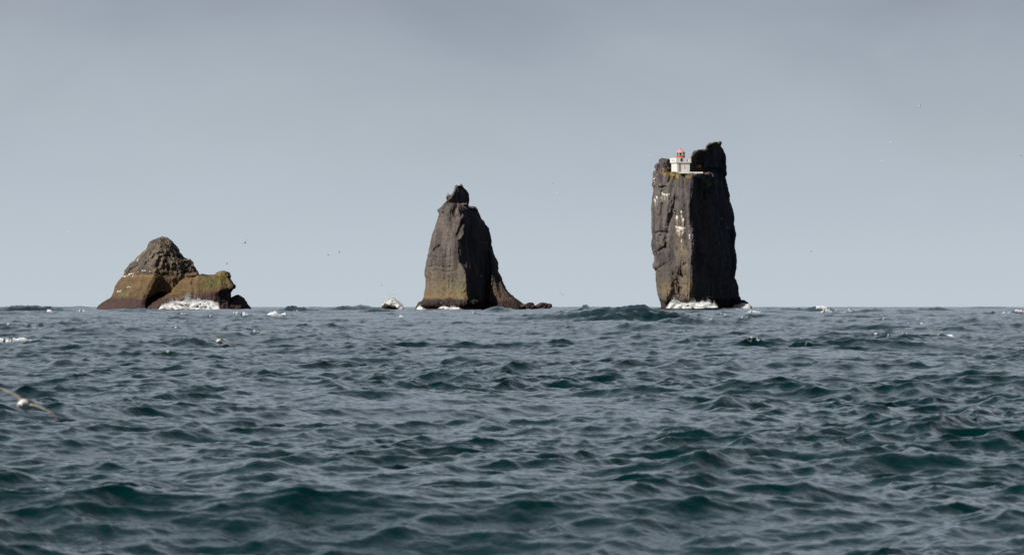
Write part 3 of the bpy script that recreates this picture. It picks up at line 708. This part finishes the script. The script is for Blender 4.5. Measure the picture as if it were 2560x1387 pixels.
t = spots(lef, t, [(343, 651, 3, 2, .6), (313, 691, 3, 2, .6), (330, 685, 4, 1.5, .5), (296, 729, 4, 2.5, .5)], (0.55, 0.53, 0.46), 333)
lef_o = lef.finish('sea_stack', t)
tag(lef_o, 'lowest rock of the three, leftmost brown and green hump with a beaked right end', 'sea stack', 'basalt stacks rising from the sea')

# ---- skerries awash
def skerry(D, blobs, label):
    r = Rock(D, 0.12)
    for i, (p, y, rr) in enumerate(blobs): r.blob(p, y, rr, 60 + i + int(p[0]), .5)
    r.fuse(); rough_up(r, .2, .12, .05, .8, int(blobs[0][0][0]), .06)
    t = base_tint(r, (0.03, 0.021, 0.021), (0.06, 0.04, 0.036), 400, .8)
    o = r.finish('skerry', t); tag(o, label, 'rock', 'low rocks awash beside the stacks')
skerry(D_MID, [((1323, 764.5), 1, (1.1, 1.6, .9)), ((1311, 765), 2, (1.5, 1.6, .6)), ((1330, 767), 1, (1.0, 1.4, .7)), ((1330, 767), 2, (.7, 1.4, .9))], 'small dark rock awash touching the right foot of the middle stack')
skerry(D_MID, [((1356, 766), 2, (1.7, 1.8, 1.05)), ((1366, 765.5), 2.4, (1.6, 1.8, .85))], 'low rounded brown rock standing alone right of the middle stack')
skerry(D_MID, [((966, 767), 0, (1.3, 1.6, .75)), ((976, 769), 1, (1.4, 1.6, .6))], 'small brown rock at the foot of the burst of spray')

# ------------------------------------------------------------------ surf: white water thrown up at the rocks
def surf(name, D, y, prof, n, label, rmin=.07, rmax=.26, thick=1.6, spikes=(), seed=1, base=780, nm=420, dn=1.2, nd=1):
    """prof: top line (column,row); spikes: (column, top row, width px) plumes"""
    r = np.random.default_rng(seed)
    bm = bmesh.new(); bmesh.ops.create_icosphere(bm, subdivisions=1, radius=1.0)
    bc = np.array([v.co[:] for v in bm.verts]); bf = np.array([[v.index for v in q.verts] for q in bm.faces]); bm.free()
    q = np.array(prof, float); co, fa = [], []; k = 0
    pts = []
    for _ in range(n):
        c = r.uniform(q[0, 0], q[-1, 0]); top = np.interp(c, q[:, 0], q[:, 1])
        top += 2.2 * vnoise(np.array([[c * .23, seed * 3.1, 0.]]), 5)[0] + 1.2 * vnoise(np.array([[c * .7, seed * 1.1, 0.]]), 6)[0]
        f = r.random() ** 0.8
        row = base - (base - top) * f
        pts.append((c, row, r.normal(0, thick * (1 - .6 * f)), (rmin + (rmax - rmin) * r.random() ** 2) * (1.15 - .75 * f)))
    mass = list(pts); pts = [(c, row - 1.5 * r.random(), dy, rad * .5) for (c, row, dy, rad) in pts if row < np.interp(c, q[:, 0], q[:, 1]) + 3.5]
    for (sc, st, sw) in spikes:
        for _ in range(int(n * .22)):
            f = r.random(); row = base - (base - st) * f ** .8
            pts.append((sc + r.normal(0, sw * (.35 + .5 * f)) + f * sw * .4, row, r.normal(0, .5), (rmin + (rmax - rmin) * r.random() ** 2) * (.75 - .5 * f)))
    oc = np.array([[1, 0, 0], [-1, 0, 0], [0, 1, 0], [0, -1, 0], [0, 0, 1], [0, 0, -1]], float)
    of = np.array([[0, 2, 4], [2, 1, 4], [1, 3, 4], [3, 0, 4], [2, 0, 5], [1, 2, 5], [3, 1, 5], [0, 3, 5]])
    ND = n * nd; C = r.uniform(q[0, 0], q[-1, 0], ND); T = np.interp(C, q[:, 0], q[:, 1])
    jag = fbm(np.stack([C * .12, 0 * C + seed, 0 * C], 1), 4, .7, seed=seed)
    hgt = np.maximum(0, base - T); up = r.uniform(.72, 1.0, ND) + r.exponential(.05 if nd == 1 else .07, ND) * (1 + 1.5 * np.maximum(0, jag * 2))
    R = base - hgt * np.minimum(up * (1 + .25 * jag), 1.5)
    DY = r.normal(.5, thick * .4, ND)
    SZ = r.uniform(.025, .075, ND) * np.where(up > 1, .7, 1)
    for (sc, st, sw) in spikes:
        m_ = int(n * .5); f = r.random(m_) ** 1.3; C = np.append(C, sc + r.normal(0, 1, m_) * sw * (.25 + .6 * f) + sw * .8 * f)
        R = np.append(R, base - (base - st) * f * (1 + .2 * r.standard_normal(m_))); DY = np.append(DY, r.normal(0, .5, m_)); SZ = np.append(SZ, r.uniform(.02, .06, m_))
    X_, Z_ = (C - 1280) * K * D, H - (R - Y0) * K * D
    cen = np.stack([X_, D + y + DY, Z_], 1)
    dv = (oc[None] * (SZ[:, None, None] * r.uniform(.6, 1.4, (len(SZ), 6, 1))) + cen[:, None]).reshape(-1, 3)
    co.append(dv); fa.append((of[None] + 6 * np.arange(len(SZ))[:, None, None]).reshape(-1, 3)); k = len(dv)
    # the solid mass of foam
    m = Rock(D, 0.13)
    for (c, row, dy, rad) in mass[::max(1, len(mass) // nm)]:
        c2 = bc * np.array([.9, .5, .36]) * (.45 + rad * 2.2)
        x, z = px((c, row + dn), D); m.add(c2 + np.array([x, D + y + dy * .6, z]), [list(q) for q in bf])
    m.fuse(); m.relax(26); m.displace(.07 * fbm(m.P * np.array([1.2, 1.2, .7]), 3, .6, seed=seed) + .04 * fbm(m.P * 4, 2, .6, seed=seed + 4))
    nv = len(m.P); mf = np.array([list(p.vertices) + ([p.vertices[2]] if len(p.vertices) == 3 else []) for p in m.me.polygons])
    tri = np.concatenate([mf[:, [0, 1, 2]], mf[:, [0, 2, 3]]]); tri = tri[tri[:, 1] != tri[:, 2]]
    co.append(m.P); fa.append(tri + k); bpy.data.meshes.remove(m.me)
    me = np_mesh(name, np.concatenate(co), np.concatenate(fa)); smooth(me)
    o = link(name, me, M_FOAM); tag(o, label, 'surf', kind='stuff')
    return o
surf('surf', D_LEFT, -11.5, [(405, 767), (416, 761), (428, 758), (438, 756), (450, 753), (470, 753), (490, 751), (505, 749), (520, 751), (533, 751), (545, 757), (552, 764)], 5200, 'broad white surf breaking against the foot of the leftmost rock', spikes=[(470, 740, 7)], seed=2)
surf('surf', D_TALL, -10.5, [(1664, 768), (1672, 757), (1680, 748), (1688, 752), (1700, 755), (1715, 758), (1735, 757), (1752, 754), (1770, 755), (1785, 761), (1792, 766)], 2600, 'white surf washing up the foot of the tallest stack', rmax=.2, spikes=[(1681, 747, 4), (1765, 752, 5)], seed=3)
surf('spray_burst', D_MID, 2, [(952, 768), (958, 761), (964, 753), (970, 747), (978, 744), (986, 746), (993, 752), (999, 760), (1008, 767)], 1500, 'burst of white spray thrown up left of the middle stack', rmax=.22, seed=4, nm=300, dn=2.0, nd=3)
surf('surf', D_MID, -9, [(1044, 769), (1051, 764), (1058, 768), (1066, 774), (1092, 774), (1102, 767), (1112, 765), (1120, 769), (1128, 767), (1138, 765), (1148, 769), (1156, 774)], 900, 'thin line of white foam along the foot of the middle stack', rmax=.16, seed=5)
surf('surf', D_TALL, 6, [(1836, 767), (1842, 760), (1850, 758), (1862, 757), (1872, 760), (1880, 766)], 500, 'wisp of white spray at the right toe of the tallest stack', rmax=.14, seed=6)

# ------------------------------------------------------------------ lighthouse
M_WHITE = mat_plain('white_paint', (0.80, 0.79, 0.75), 0.55, 0.10, 1.4)
M_CONC = mat_plain('pale_concrete', (0.74, 0.70, 0.62), 0.8, 0.15, 1.2)
M_RED = mat_plain('red_paint', (0.60, 0.125, 0.095), 0.45, 0.1, 2.0)
M_ROOF = mat_plain('faded_red_roof', (0.80, 0.33, 0.26), 0.5, 0.1, 2.0)
M_DOOR = mat_plain('weathered_door', (0.30, 0.245, 0.25), 0.6, 0.1, 3.0)
M_GREY = mat_plain('grey_render', (0.55, 0.55, 0.56), 0.7, 0.1, 3.0)
M_DARK = mat_plain('dark_opening', (0.03, 0.035, 0.045), 0.5, 0.1, 3.0)
M_SLAT = mat_plain('brown_opening', (0.16, 0.12, 0.08), 0.7, 0.1, 3.0)
M_BRASS = mat_plain('lens_brass', (0.30, 0.24, 0.13), 0.35, 0.1, 3.0, 0.4)
def mat_glass():
    m, nt, b = mat_new('lantern_glass')
    g = nt.nodes.new('ShaderNodeBsdfGlossy'); g.inputs['Roughness'].default_value = 0.02
    tr = nt.nodes.new('ShaderNodeBsdfTransparent'); tr.inputs['Color'].default_value = (0.9, 0.94, 0.95, 1)
    fr = nt.nodes.new('ShaderNodeFresnel'); fr.inputs['IOR'].default_value = 1.5
    ms = nt.nodes.new('ShaderNodeMixShader')
    nt.links.new(fr.outputs[0], ms.inputs[0]); nt.links.new(tr.outputs[0], ms.inputs[1]); nt.links.new(g.outputs[0], ms.inputs[2])
    nt.links.new(ms.outputs[0], nt.nodes['Material Output'].inputs['Surface'])
    return m
M_GLASS = mat_glass()

class MB:
    def __init__(self): self.bm = bmesh.new()
    def box(self, c, s, bevel=0.0):
        r = bmesh.ops.create_cube(self.bm, size=1.0)
        for v in r['verts']: v.co = Vector((v.co.x * s[0] + c[0], v.co.y * s[1] + c[1], v.co.z * s[2] + c[2]))
        if bevel:
            es = list({e for v in r['verts'] for e in v.link_edges})
            bmesh.ops.bevel(self.bm, geom=es, offset=bevel, segments=1, affect='EDGES')
        return self
    def cyl(self, c, r1, r2, h, n=24, caps=True):
        m = Matrix.Translation((c[0], c[1], c[2] + h / 2))
        bmesh.ops.create_cone(self.bm, cap_ends=caps, segments=n, radius1=r1, radius2=r2, depth=h, matrix=m)
        return self
    def ball(self, c, r, n=12):
        bmesh.ops.create_uvsphere(self.bm, u_segments=n, v_segments=n // 2, radius=r, matrix=Matrix.Translation(c)); return self
    def build(self, name, mat, parent=None):
        me = bpy.data.meshes.new(name); self.bm.to_mesh(me); self.bm.free()
        return link(name, me, mat, parent)

PHI = math.radians(21.5)
Y_LH = D_TALL - 1.4
lx, lz = px((1701.2, 431.5), D_TALL)
lh = bpy.data.objects.new('lighthouse', None); COL.objects.link(lh)
lh.location = (lx, Y_LH, lz); lh.rotation_euler = (0, 0, PHI)
tag(lh, 'small square white lighthouse with red lantern on top of the tallest stack', 'lighthouse')
W = 3.54; WG = 4.05
b = MB(); b.box((0, 0, 1.02), (W, W, 2.64), .03).build('body', M_WHITE, lh)          # from -0.3 to 2.34
b = MB(); b.box((0, 0, 2.40), (WG, WG, .12), .015).build('gallery_floor', M_GREY, lh)
# parapet of four walls with tall slots, built as posts, rail and kerb
def parapet():
    m = MB(); t = .14; z0, z1 = 2.46, 3.60
    half = WG / 2 - t / 2
    for (ax, sg, slots) in (('x', -1, [(.30, .16), (.62, .16)]), ('x', 1, [(.3, .1), (.62, .1)]), ('y', -1, [(.715, .09), (.80, .09)]), ('y', 1, [(.3, .1), (.6, .1)])):
        length = WG if ax == 'y' else WG - 2 * t
        def put(a0, a1, b0, b1):
            cc = (a0 + a1) / 2 * length - length / 2; ll = (a1 - a0) * length
            if ax == 'y': m.box((cc, sg * half, (b0 + b1) / 2), (ll, t, b1 - b0))
            else: m.box((sg * half, -cc, (b0 + b1) / 2), (t, ll, b1 - b0))
        zs0, zs1 = z0 + .16, z0 + .80
        put(0, 1, z0, zs0); put(0, 1, zs1, z1)
        e = 0.0
        for (s, wd) in slots: put(e, s, zs0, zs1); e = s + wd * .75
        put(e, 1, zs0, zs1)
    return m
parapet().build('parapet', M_WHITE, lh)
fx = -W / 2
o = MB(); o.box((-1.02, -W / 2 - .02, 1.03), (.60, .07, 2.02), .01); dr = o.build('door', M_DOOR, lh)
o = MB(); o.ball((-.80, -W / 2 - .09, 1.0), .045, 8); o.build('handle', M_DARK, dr)
o = MB(); o.box((.28, -W / 2 - .012, 1.35), (.36, .05, 1.05), .01); o.build('blind_window', M_GREY, lh)
o = MB(); o.box((-.62, -WG / 2 - .012, 3.12), (.60, .05, .66), .01); hw = o.build('hatch', M_DARK, lh)
o = MB()
for s in (-1, 1): o.box((-.62 + s * .325, -WG / 2 - .03, 3.12), (.05, .06, .76))
for s in (-1, 1): o.box((-.62, -WG / 2 - .031, 3.12 + s * .355), (.60, .058, .05))
o.build('frame', M_GREY, hw)
ln = MB(); ln.cyl((0, 0, 2.461), 1.02, 1.02, 1.14, 24); ln.build('lantern_base', M_WHITE, lh)
o = MB(); o.cyl((0, 0, 3.602), 1.10, 1.10, .44, 32).cyl((0, 0, 4.042), 1.14, 1.14, .05, 32); o.build('lantern_band', M_RED, lh)
o = MB(); o.cyl((0, 0, 4.095), 1.0, 1.0, .86, 24, False); gl = o.build('lantern_glazing', M_GLASS, lh)
for k in range(10):
    a = 2 * math.pi * k / 10 + .2
    o = MB(); o.cyl((1.03 * math.cos(a), 1.03 * math.sin(a), 4.095), .035, .035, .86, 6).build('mullion', M_WHITE, gl)
o = MB(); o.cyl((0, 0, 4.10), .34, .34, .16, 16).cyl((0, 0, 4.26), .38, .38, .42, 16).cyl((0, 0, 4.68), .34, .12, .2, 16); o.build('lens', M_BRASS, lh)
o = MB(); o.cyl((0, 0, 4.955), 1.15, 1.15, .07, 32).cyl((0, 0, 5.026), 1.16, .20, .72, 32); rf = o.build('roof', M_ROOF, lh)
o = MB(); o.cyl((0, 0, 5.74), .13, .13, .12, 12).ball((0, 0, 5.93), .15, 12); o.build('vent_ball', M_RED, rf)
o = MB(); o.cyl((0, 0, 6.06), .018, .01, .45, 6); o.build('lightning_rod', M_GREY, rf)

# helicopter platform
x0, z1 = px((1697.5, 431.2), D_TALL); x1, _ = px((1756, 431.2), D_TALL)
b = MB(); b.box((0, 0, -.19), (x1 - x0, 5.0, .38), .03)
plat = bpy.data.objects.new('landing_platform', None); COL.objects.link(plat)
plat.location = ((x0 + x1) / 2, D_TALL - 5.6, z1); tag(plat, 'flat white concrete slab in front of the lighthouse', 'platform')
b.build('slab', M_CONC, plat)

# rubble wall under the platform's right end
def rubble():
    r = np.random.default_rng(8)
    bm = bmesh.new(); bmesh.ops.create_icosphere(bm, subdivisions=2, radius=1.0)
    bc = np.array([v.co[:] for v in bm.verts]); bf = np.array([[v.index for v in q.verts] for q in bm.faces]); bm.free()
    co, fa = [], []; k = 0
    TX, TY = tall.pix(); TF = 1e4 * (tall.N[:, 1] > 0.1) + 40 * (tall.P[:, 1] > D_TALL - 1)
    for i in range(420):
        u = r.random(); c = 1728 + 40 * u
        top = 436 + max(0, (u - .6)) * 44; bot = 440 + 16 * u ** 1.3 + max(0, u - .75) * 20
        row = r.uniform(top, bot); x, z = px((c, row), D_TALL)
        j = np.argmin((TX - c) ** 2 + (TY - row) ** 2 + TF); dep = tall.P[j, 1] - D_TALL - .05
        s = r.uniform(.10, .24, 3) * np.array([1.4, 1, .8])
        co.append(bc * s * (1 + .3 * fbm(bc * 1.5 + i, 2, seed=i))[:, None] + np.array([x, D_TALL + dep, z])); fa.append(bf + k); k += len(bc)
    return np_mesh('rubble_wall', np.concatenate(co), np.concatenate(fa))
rw = link('rubble_wall', rubble(), mat_plain('rubble', (0.20, 0.20, 0.205), .85, .4, 1.3))
tag(rw, 'rough grey dry stone rubble packed under the right end of the white slab', 'stone wall')

# small reddish bars past the slab
b = MB(); x, z = px((1764.5, 435.8), D_TALL)
b.box((0, 0, .1), (.95, .09, .09)); b.box((.05, .35, -.12), (.85, .09, .09)); b.box((-.42, .17, -.02), (.1, .5, .32))
o = b.build('metal_bracket', mat_plain('rusty_red', (0.34, 0.075, 0.05), .6, .2, 4)); o.location = (x, D_TALL - 4.2, z); tag(o, 'small reddish metal bracket jutting out past the right end of the slab', 'bracket')

# dry grass on the tall stack's ledges (a part of the stack)
def tufts(spots_, seed=3):
    r = np.random.default_rng(seed); co, fa = [], []; k = 0
    P = tall.P; X, Y = tall.pix(); front = tall.N[:, 1] < 0.35
    for (cx, cy, rx, ry, n) in spots_:
        ok = np.where((np.abs(X - cx) < rx) & (np.abs(Y - cy) < ry) & front & (tall.N[:, 2] > -.05))[0]
        if len(ok) == 0: continue
        for i in r.choice(ok, n):
            p = P[i] + tall.N[i] * -.03; hgt = r.uniform(.10, .30); a = r.uniform(0, 6.28); wd = .035
            lean = np.array([r.normal(0, .12), r.normal(-.05, .12), hgt])
            sx = np.array([math.cos(a), math.sin(a), 0]) * wd
            co += [p - sx, p + sx, p + lean * .6 + sx * .6, p + lean * .6 - sx * .6, p + lean + sx * .1, p + lean + np.array([0, 0, -.25]) * .4 + np.array([.08, -.06, 0])]
            fa += [[k, k + 1, k + 2, k + 3], [k + 3, k + 2, k + 4, k + 5]]; k += 6
    return np_mesh('dry_grass', np.array(co), np.array(fa))
gm = mat_plain('dry_grass', (0.24, 0.16, 0.055), .8, .4, 2.0)
gt = link('dry_grass', tufts([(1668, 428, 9, 7, 500), (1677, 440, 9, 6, 500), (1690, 436, 9, 5, 350), (1718, 443, 8, 5, 160), (1772, 461, 8, 9, 350), (1743, 417, 9, 6, 350), (1786, 360, 16, 6, 500), (1755, 380, 8, 5, 150)]), gm, tall_o)
gt['kind'] = 'stuff'

# ------------------------------------------------------------------ birds
def bird_mesh(name, span=1.07, voxel=0.014, droop=0.06, raise_=0.05, fold=0.0):
    """flying along -Y, wings along X; fused into one skin; colours by place on the body"""
    V, F = [], []
    def add(co, fa):
        k = len(V); V.extend(co); F.extend([[i + k for i in f] for f in fa])
    def tube(sec, n=14):
        co = []; f = []
        for (y, z, rx, rz) in sec:
            for a in range(n): co.append((rx * math.cos(2 * math.pi * a / n), y, z + rz * math.sin(2 * math.pi * a / n)))
        for i in range(len(sec) - 1):
            for a in range(n):
                b2 = (a + 1) % n; f.append([i * n + a, i * n + b2, (i + 1) * n + b2, (i + 1) * n + a])
        k = len(co); co += [(0, sec[0][0], sec[0][1]), (0, sec[-1][0], sec[-1][1])]
        for a in range(n): f.append([k, (a + 1) % n, a]); f.append([k + 1, (len(sec) - 1) * n + a, (len(sec) - 1) * n + (a + 1) % n])
        add(co, f)
    s = span / 1.07
    tube([(-.285 * s, -.005 * s, .009, .010), (-.27 * s, 0, .014, .015), (-.245 * s, .006 * s, .022, .022), (-.225 * s, .01 * s, .040 * s, .040 * s), (-.19 * s, .012 * s, .052 * s, .050 * s), (-.15 * s, .006 * s, .058 * s, .058 * s), (-.09 * s, 0, .078 * s, .080 * s), (-.02 * s, -.006 * s, .084 * s, .085 * s), (.06 * s, 0, .066 * s, .062 * s), (.13 * s, .006 * s, .042 * s, .034 * s), (.19 * s, .01 * s, .060 * s, .016), (.235 * s, .01 * s, .064 * s, .011)])
    for sg in (-1, 1):
        st = [(0.03, -.085, .06, 0.02, .022), (.16, -.095, .035, .045, .016), (.27, -.10, .015, .055, .013), (.40, -.072, .025, .045, .011), (.49, -.03, .03, .02, .010), (.545, .02, .035, -.01, .009)]
        co = []; f = []; n = 8
        for (x, le, te, z, th) in st:
            zz = z + raise_ * (x / .54) - droop * (x / .54) ** 2
            for a in range(n):
                an = 2 * math.pi * a / n; yc = (le + te) / 2; hc = (te - le) / 2
                co.append((sg * x * s, (yc + hc * math.cos(an)) * s, (zz + th * math.sin(an) * (.8 + .3 * -math.cos(an))) * s))
        for i in range(len(st) - 1):
            for a in range(n):
                b2 = (a + 1) % n
                q = [i * n + a, i * n + b2, (i + 1) * n + b2, (i + 1) * n + a]
                f.append(q if sg < 0 else q[::-1])
        k = len(co); co += [tuple(np.mean(co[:n], axis=0)), tuple(np.mean(co[-n:], axis=0))]
        for a in range(n):
            b2 = (a + 1) % n
            t0, t1 = [k, b2, a], [k + 1, (len(st) - 1) * n + a, (len(st) - 1) * n + b2]
            f.append(t0 if sg < 0 else t0[::-1]); f.append(t1 if sg < 0 else t1[::-1])
        add(co, f)
    me = bpy.data.meshes.new('raw'); me.from_pydata(V, [], F)
    o = link('raw', me); md = o.modifiers.new('r', 'REMESH'); md.mode = 'VOXEL'; md.voxel_size = voxel
    dg = bpy.context.evaluated_depsgraph_get(); out = bpy.data.meshes.new_from_object(o.evaluated_get(dg))
    bpy.data.objects.remove(o); bpy.data.meshes.remove(me)
    out.name = name; smooth(out)
    return out, s

def bird_colour(me, s, back, under, white, eye=True, name='plumage'):
    me = me.copy()
    n = len(me.vertices); c = np.empty(n * 3, np.float32); me.vertices.foreach_get('co', c); c = c.reshape(-1, 3) / s
    N = np.empty(n * 3, np.float32); me.vertex_normals.foreach_get('vector', N); N = N.reshape(-1, 3)
    col = np.tile(np.array(white), (n, 1))
    wing = sstep(.075, .10, np.abs(c[:, 0])); top = sstep(-.1, .3, N[:, 2])
    bodyback = sstep(-.13, -.09, c[:, 1]) * sstep(.3, .7, N[:, 2]) * (c[:, 1] < .17)
    col = blend(col, back, np.maximum(wing * top, bodyback))
    col = blend(col, under, wing * (1 - top))
    tipf = sstep(.42, .5, np.abs(c[:, 0])); col = blend(col, np.array(back) * .5, tipf)
    if eye:
        for sg in (-1, 1):
            d = np.linalg.norm(c - np.array([sg * .042, -.215, .026]), axis=1); col = blend(col, (.01, .01, .012), 1 - sstep(.010, .018, d))
    col = blend(col, (.35, .30, .17), sstep(-.238, -.252, c[:, 1]))
    a = me.attributes.new('tint', 'FLOAT_COLOR', 'POINT')
    a.data.foreach_set('color', np.concatenate([col, np.ones((n, 1))], 1).astype(np.float32).ravel())
    me.materials.clear(); me.materials.append(M_PLUME)
    return me
def mat_plume():
    m, nt, b = mat_new('plumage')
    a = nt.nodes.new('ShaderNodeAttribute'); a.attribute_name = 'tint'
    n = nt.nodes.new('ShaderNodeTexNoise'); n.inputs['Scale'].default_value = 30
    t = nt.nodes.new('ShaderNodeTexCoord'); nt.links.new(t.outputs['Object'], n.inputs['Vector'])
    r = nt.nodes.new('ShaderNodeMapRange'); r.inputs['To Min'].default_value = .8; r.inputs['To Max'].default_value = 1.15; nt.links.new(n.outputs['Fac'], r.inputs['Value'])
    x = nt.nodes.new('ShaderNodeMix'); x.data_type = 'RGBA'; x.blend_type = 'MULTIPLY'; x.inputs['Factor'].default_value = 1
    nt.links.new(a.outputs['Color'], x.inputs['A']); nt.links.new(r.outputs[0], x.inputs['B']); nt.links.new(x.outputs['Result'], b.inputs['Base Color'])
    b.inputs['Roughness'].default_value = .8
    return m
M_PLUME = mat_plume()
fm_, fs_ = bird_mesh('fulmar', 1.07, 0.010)
FUL = bird_colour(fm_, fs_, (.24, .22, .19), (.32, .30, .26), (.88, .87, .82))
far_, ls_ = bird_mesh('gull', 1.2, 0.022, droop=.02, raise_=.22)
GULL_W = bird_colour(far_, ls_, (.72, .73, .74), (.75, .75, .75), (.85, .85, .84), False)
GULL_D = bird_colour(far_, ls_, (.05, .05, .055), (.06, .06, .065), (.09, .09, .095), False)
def bird(name, me, p, d, rot, label, cat, group, scale=1.0):
    o = bpy.data.objects.new(name, me); COL.objects.link(o)
    o.location = ((p[0] - 1280) * K * d, d, H - (p[1] - Y0) * K * d)
    o.rotation_euler = [math.radians(a) for a in rot]; o.scale = (scale,) * 3
    tag(o, label, cat, group); return o
GF = 'fulmars gliding low over the waves'
bird('fulmar', FUL, (68, 1010), 114, (4, 24, -22), 'nearer fulmar gliding low over the waves at the left edge, wings tilted', 'seabird', GF)
bird('fulmar', FUL, (552, 853), 245, (4, 27, -24), 'farther fulmar gliding low over the waves below the leftmost rock', 'seabird', GF)
GB = 'birds circling in the sky'
SKY = [(2298, 267, 'w', 1300, (10, 28, 115), 'largest white bird in the sky, high up on the right', 1.0),
       (2226, 356, 'w', 2000, (0, 20, 60), 'white speck of a bird just below the largest white bird', .9),
       (2203, 403, 'w', 2100, (10, -20, 30), 'white bird, lower of the two specks under the largest white bird', .8),
       (2553, 390, 'd', 1500, (0, -6, 10), 'dark bird with spread wings cut by the right edge', .75),
       (1625, 389, 'w', 2000, (0, 30, 70), 'white bird left of the lighthouse, level with its parapet', .9),
       (1604, 444, 'w', 2100, (0, 10, 80), 'white speck left of the tallest stack, a little under its summit ledge', .7),
       (1393, 482, 'w', 2000, (0, 25, 60), 'white bird in mid sky, level with the summit of the middle stack', .8),
       (1383, 509, 'w', 2150, (0, 5, 85), 'faint white speck between two brighter birds right of the middle stack', .7),
       (1411, 541, 'w', 1900, (0, 0, 90), 'brightest and lowest white bird between the middle and the tallest stack', 1.0),
       (1381, 460, 'd', 2300, (0, 0, 60), 'faint grey bird, uppermost of those right of the middle stack summit', .5),
       (622, 530, 'w', 2200, (0, 0, 70), 'faint white speck above the soaring dark bird', .7),
       (613, 607, 'd', 1250, (0, -34, -12), 'dark bird soaring with long bowed wings right of the leftmost rock', 1.05),
       (567, 659, 'd', 1900, (0, 10, 80), 'dark speck just above the beaked end of the leftmost rock', .9),
       (820, 638, 'd', 1950, (0, 10, 90), 'left one of two dark specks halfway to the middle stack', .85),
       (848, 631, 'd', 1950, (0, 25, 70), 'right one of two dark specks halfway to the middle stack', .85),
       (168, 580, 'w', 2200, (0, 0, 30), 'faint pale bird alone in the sky far left', .8),
       (1877, 436, 'w', 2200, (0, 0, 60), 'faint white speck right of the upper part of the tallest stack', .7),
       (1847, 490, 'w', 2100, (0, 10, 80), 'white speck close to the right edge of the tallest stack', .7),
       (1968, 606, 'w', 2200, (0, 20, 80), 'pale speck far right of the tallest stack, above a grey one', .6),
       (2028, 629, 'd', 2100, (0, 20, 70), 'grey speck low in the sky far right of the tallest stack', .7),
       (1401, 734, 'd', 2300, (0, 20, 70), 'left one of two tiny dark birds just above the horizon', .7),
       (1407, 737, 'd', 2300, (0, -10, 70), 'right one of two tiny dark birds just above the horizon', .7),
       (954, 713, 'd', 2200, (0, 10, 70), 'tiny dark bird above the burst of spray', .7)]
for (x, y, c, d, rot, lab, sc) in SKY:
    bird('gull', GULL_W if c == 'w' else GULL_D, (x, y), d, rot, lab, 'seabird', GB, sc)

# birds sitting on the left islet
def sitting_mesh():
    V, F = [], []
    n = 10
    sec = [(-.25, .30, .012, .012), (-.21, .30, .045, .045), (-.17, .29, .055, .055), (-.13, .24, .05, .06), (-.09, .16, .09, .09), (0, .10, .11, .11), (.1, .10, .09, .085), (.2, .12, .045, .035), (.27, .13, .012, .01)]
    for (y, z, rx, rz) in sec:
        for a in range(n): V.append((rx * math.cos(2 * math.pi * a / n), y, z + rz * math.sin(2 * math.pi * a / n)))
    for i in range(len(sec) - 1):
        for a in range(n):
            b2 = (a + 1) % n; F.append([i * n + a, i * n + b2, (i + 1) * n + b2, (i + 1) * n + a])
    F.append(list(range(n))[::-1]); F.append([(len(sec) - 1) * n + a for a in range(n)])
    me = bpy.data.meshes.new('perched_gull'); me.from_pydata(V, [], F); smooth(me)
    return bird_colour(me, 1.0, (.8, .8, .8), (.7, .7, .7), (.86, .86, .85), False)
SIT = sitting_mesh()
def perch(rock, p, label, group, scale=1.3):
    X, Y = rock.pix()
    dd = (X - p[0]) ** 2 + (Y - p[1]) ** 2 + 1e3 * (rock.N[:, 1] > 0.2)
    near = np.where(dd < dd.min() + 6)[0]
    i = near[np.argmin(rock.P[near, 1])]
    o = bpy.data.objects.new('perched_gull', SIT); COL.objects.link(o)
    o.location = rock.P[i] + np.array([0, -.12, -.02]); o.rotation_euler = (0, 0, random.uniform(-1.5, 1.5)); o.scale = (scale,) * 3
    tag(o, label, 'seabird', group)
for p in [(323, 686.5), (330, 683.5), (336, 683.5), (344.5, 681), (360, 677), (362, 678.5), (379.5, 682), (310.5, 692), (321, 690), (334, 690), (325, 684.5)]:
    perch(lef, p, 'white bird perched on the long ledge halfway up the leftmost rock', 'white birds on the long ledge', 1.35)
for p in [(321.5, 717.5), (324, 716), (326.5, 719), (329, 718.5)]:
    perch(lef, p, 'white bird in the middle cluster on the brown face of the leftmost rock', 'white birds in the middle cluster', 1.25)
for p in [(294, 729.5), (297, 728), (300, 730), (302, 727.5)]:
    perch(lef, p, 'white bird in the lowest cluster, by the left edge of the leftmost rock', 'white birds in the lowest cluster', 1.25)
perch(lef, (343, 649.5), 'white bird perched alone high on the left slope of the leftmost rock', 'birds perched alone', 1.2)
perch(mid, (1119, 487), 'bird perched on the little shoulder left of the middle stack summit', 'birds perched alone', 1.2)
perch(tall, (1636, 451), 'white bird perched on the left edge of the tallest stack below the knob', 'birds perched alone', 1.6)
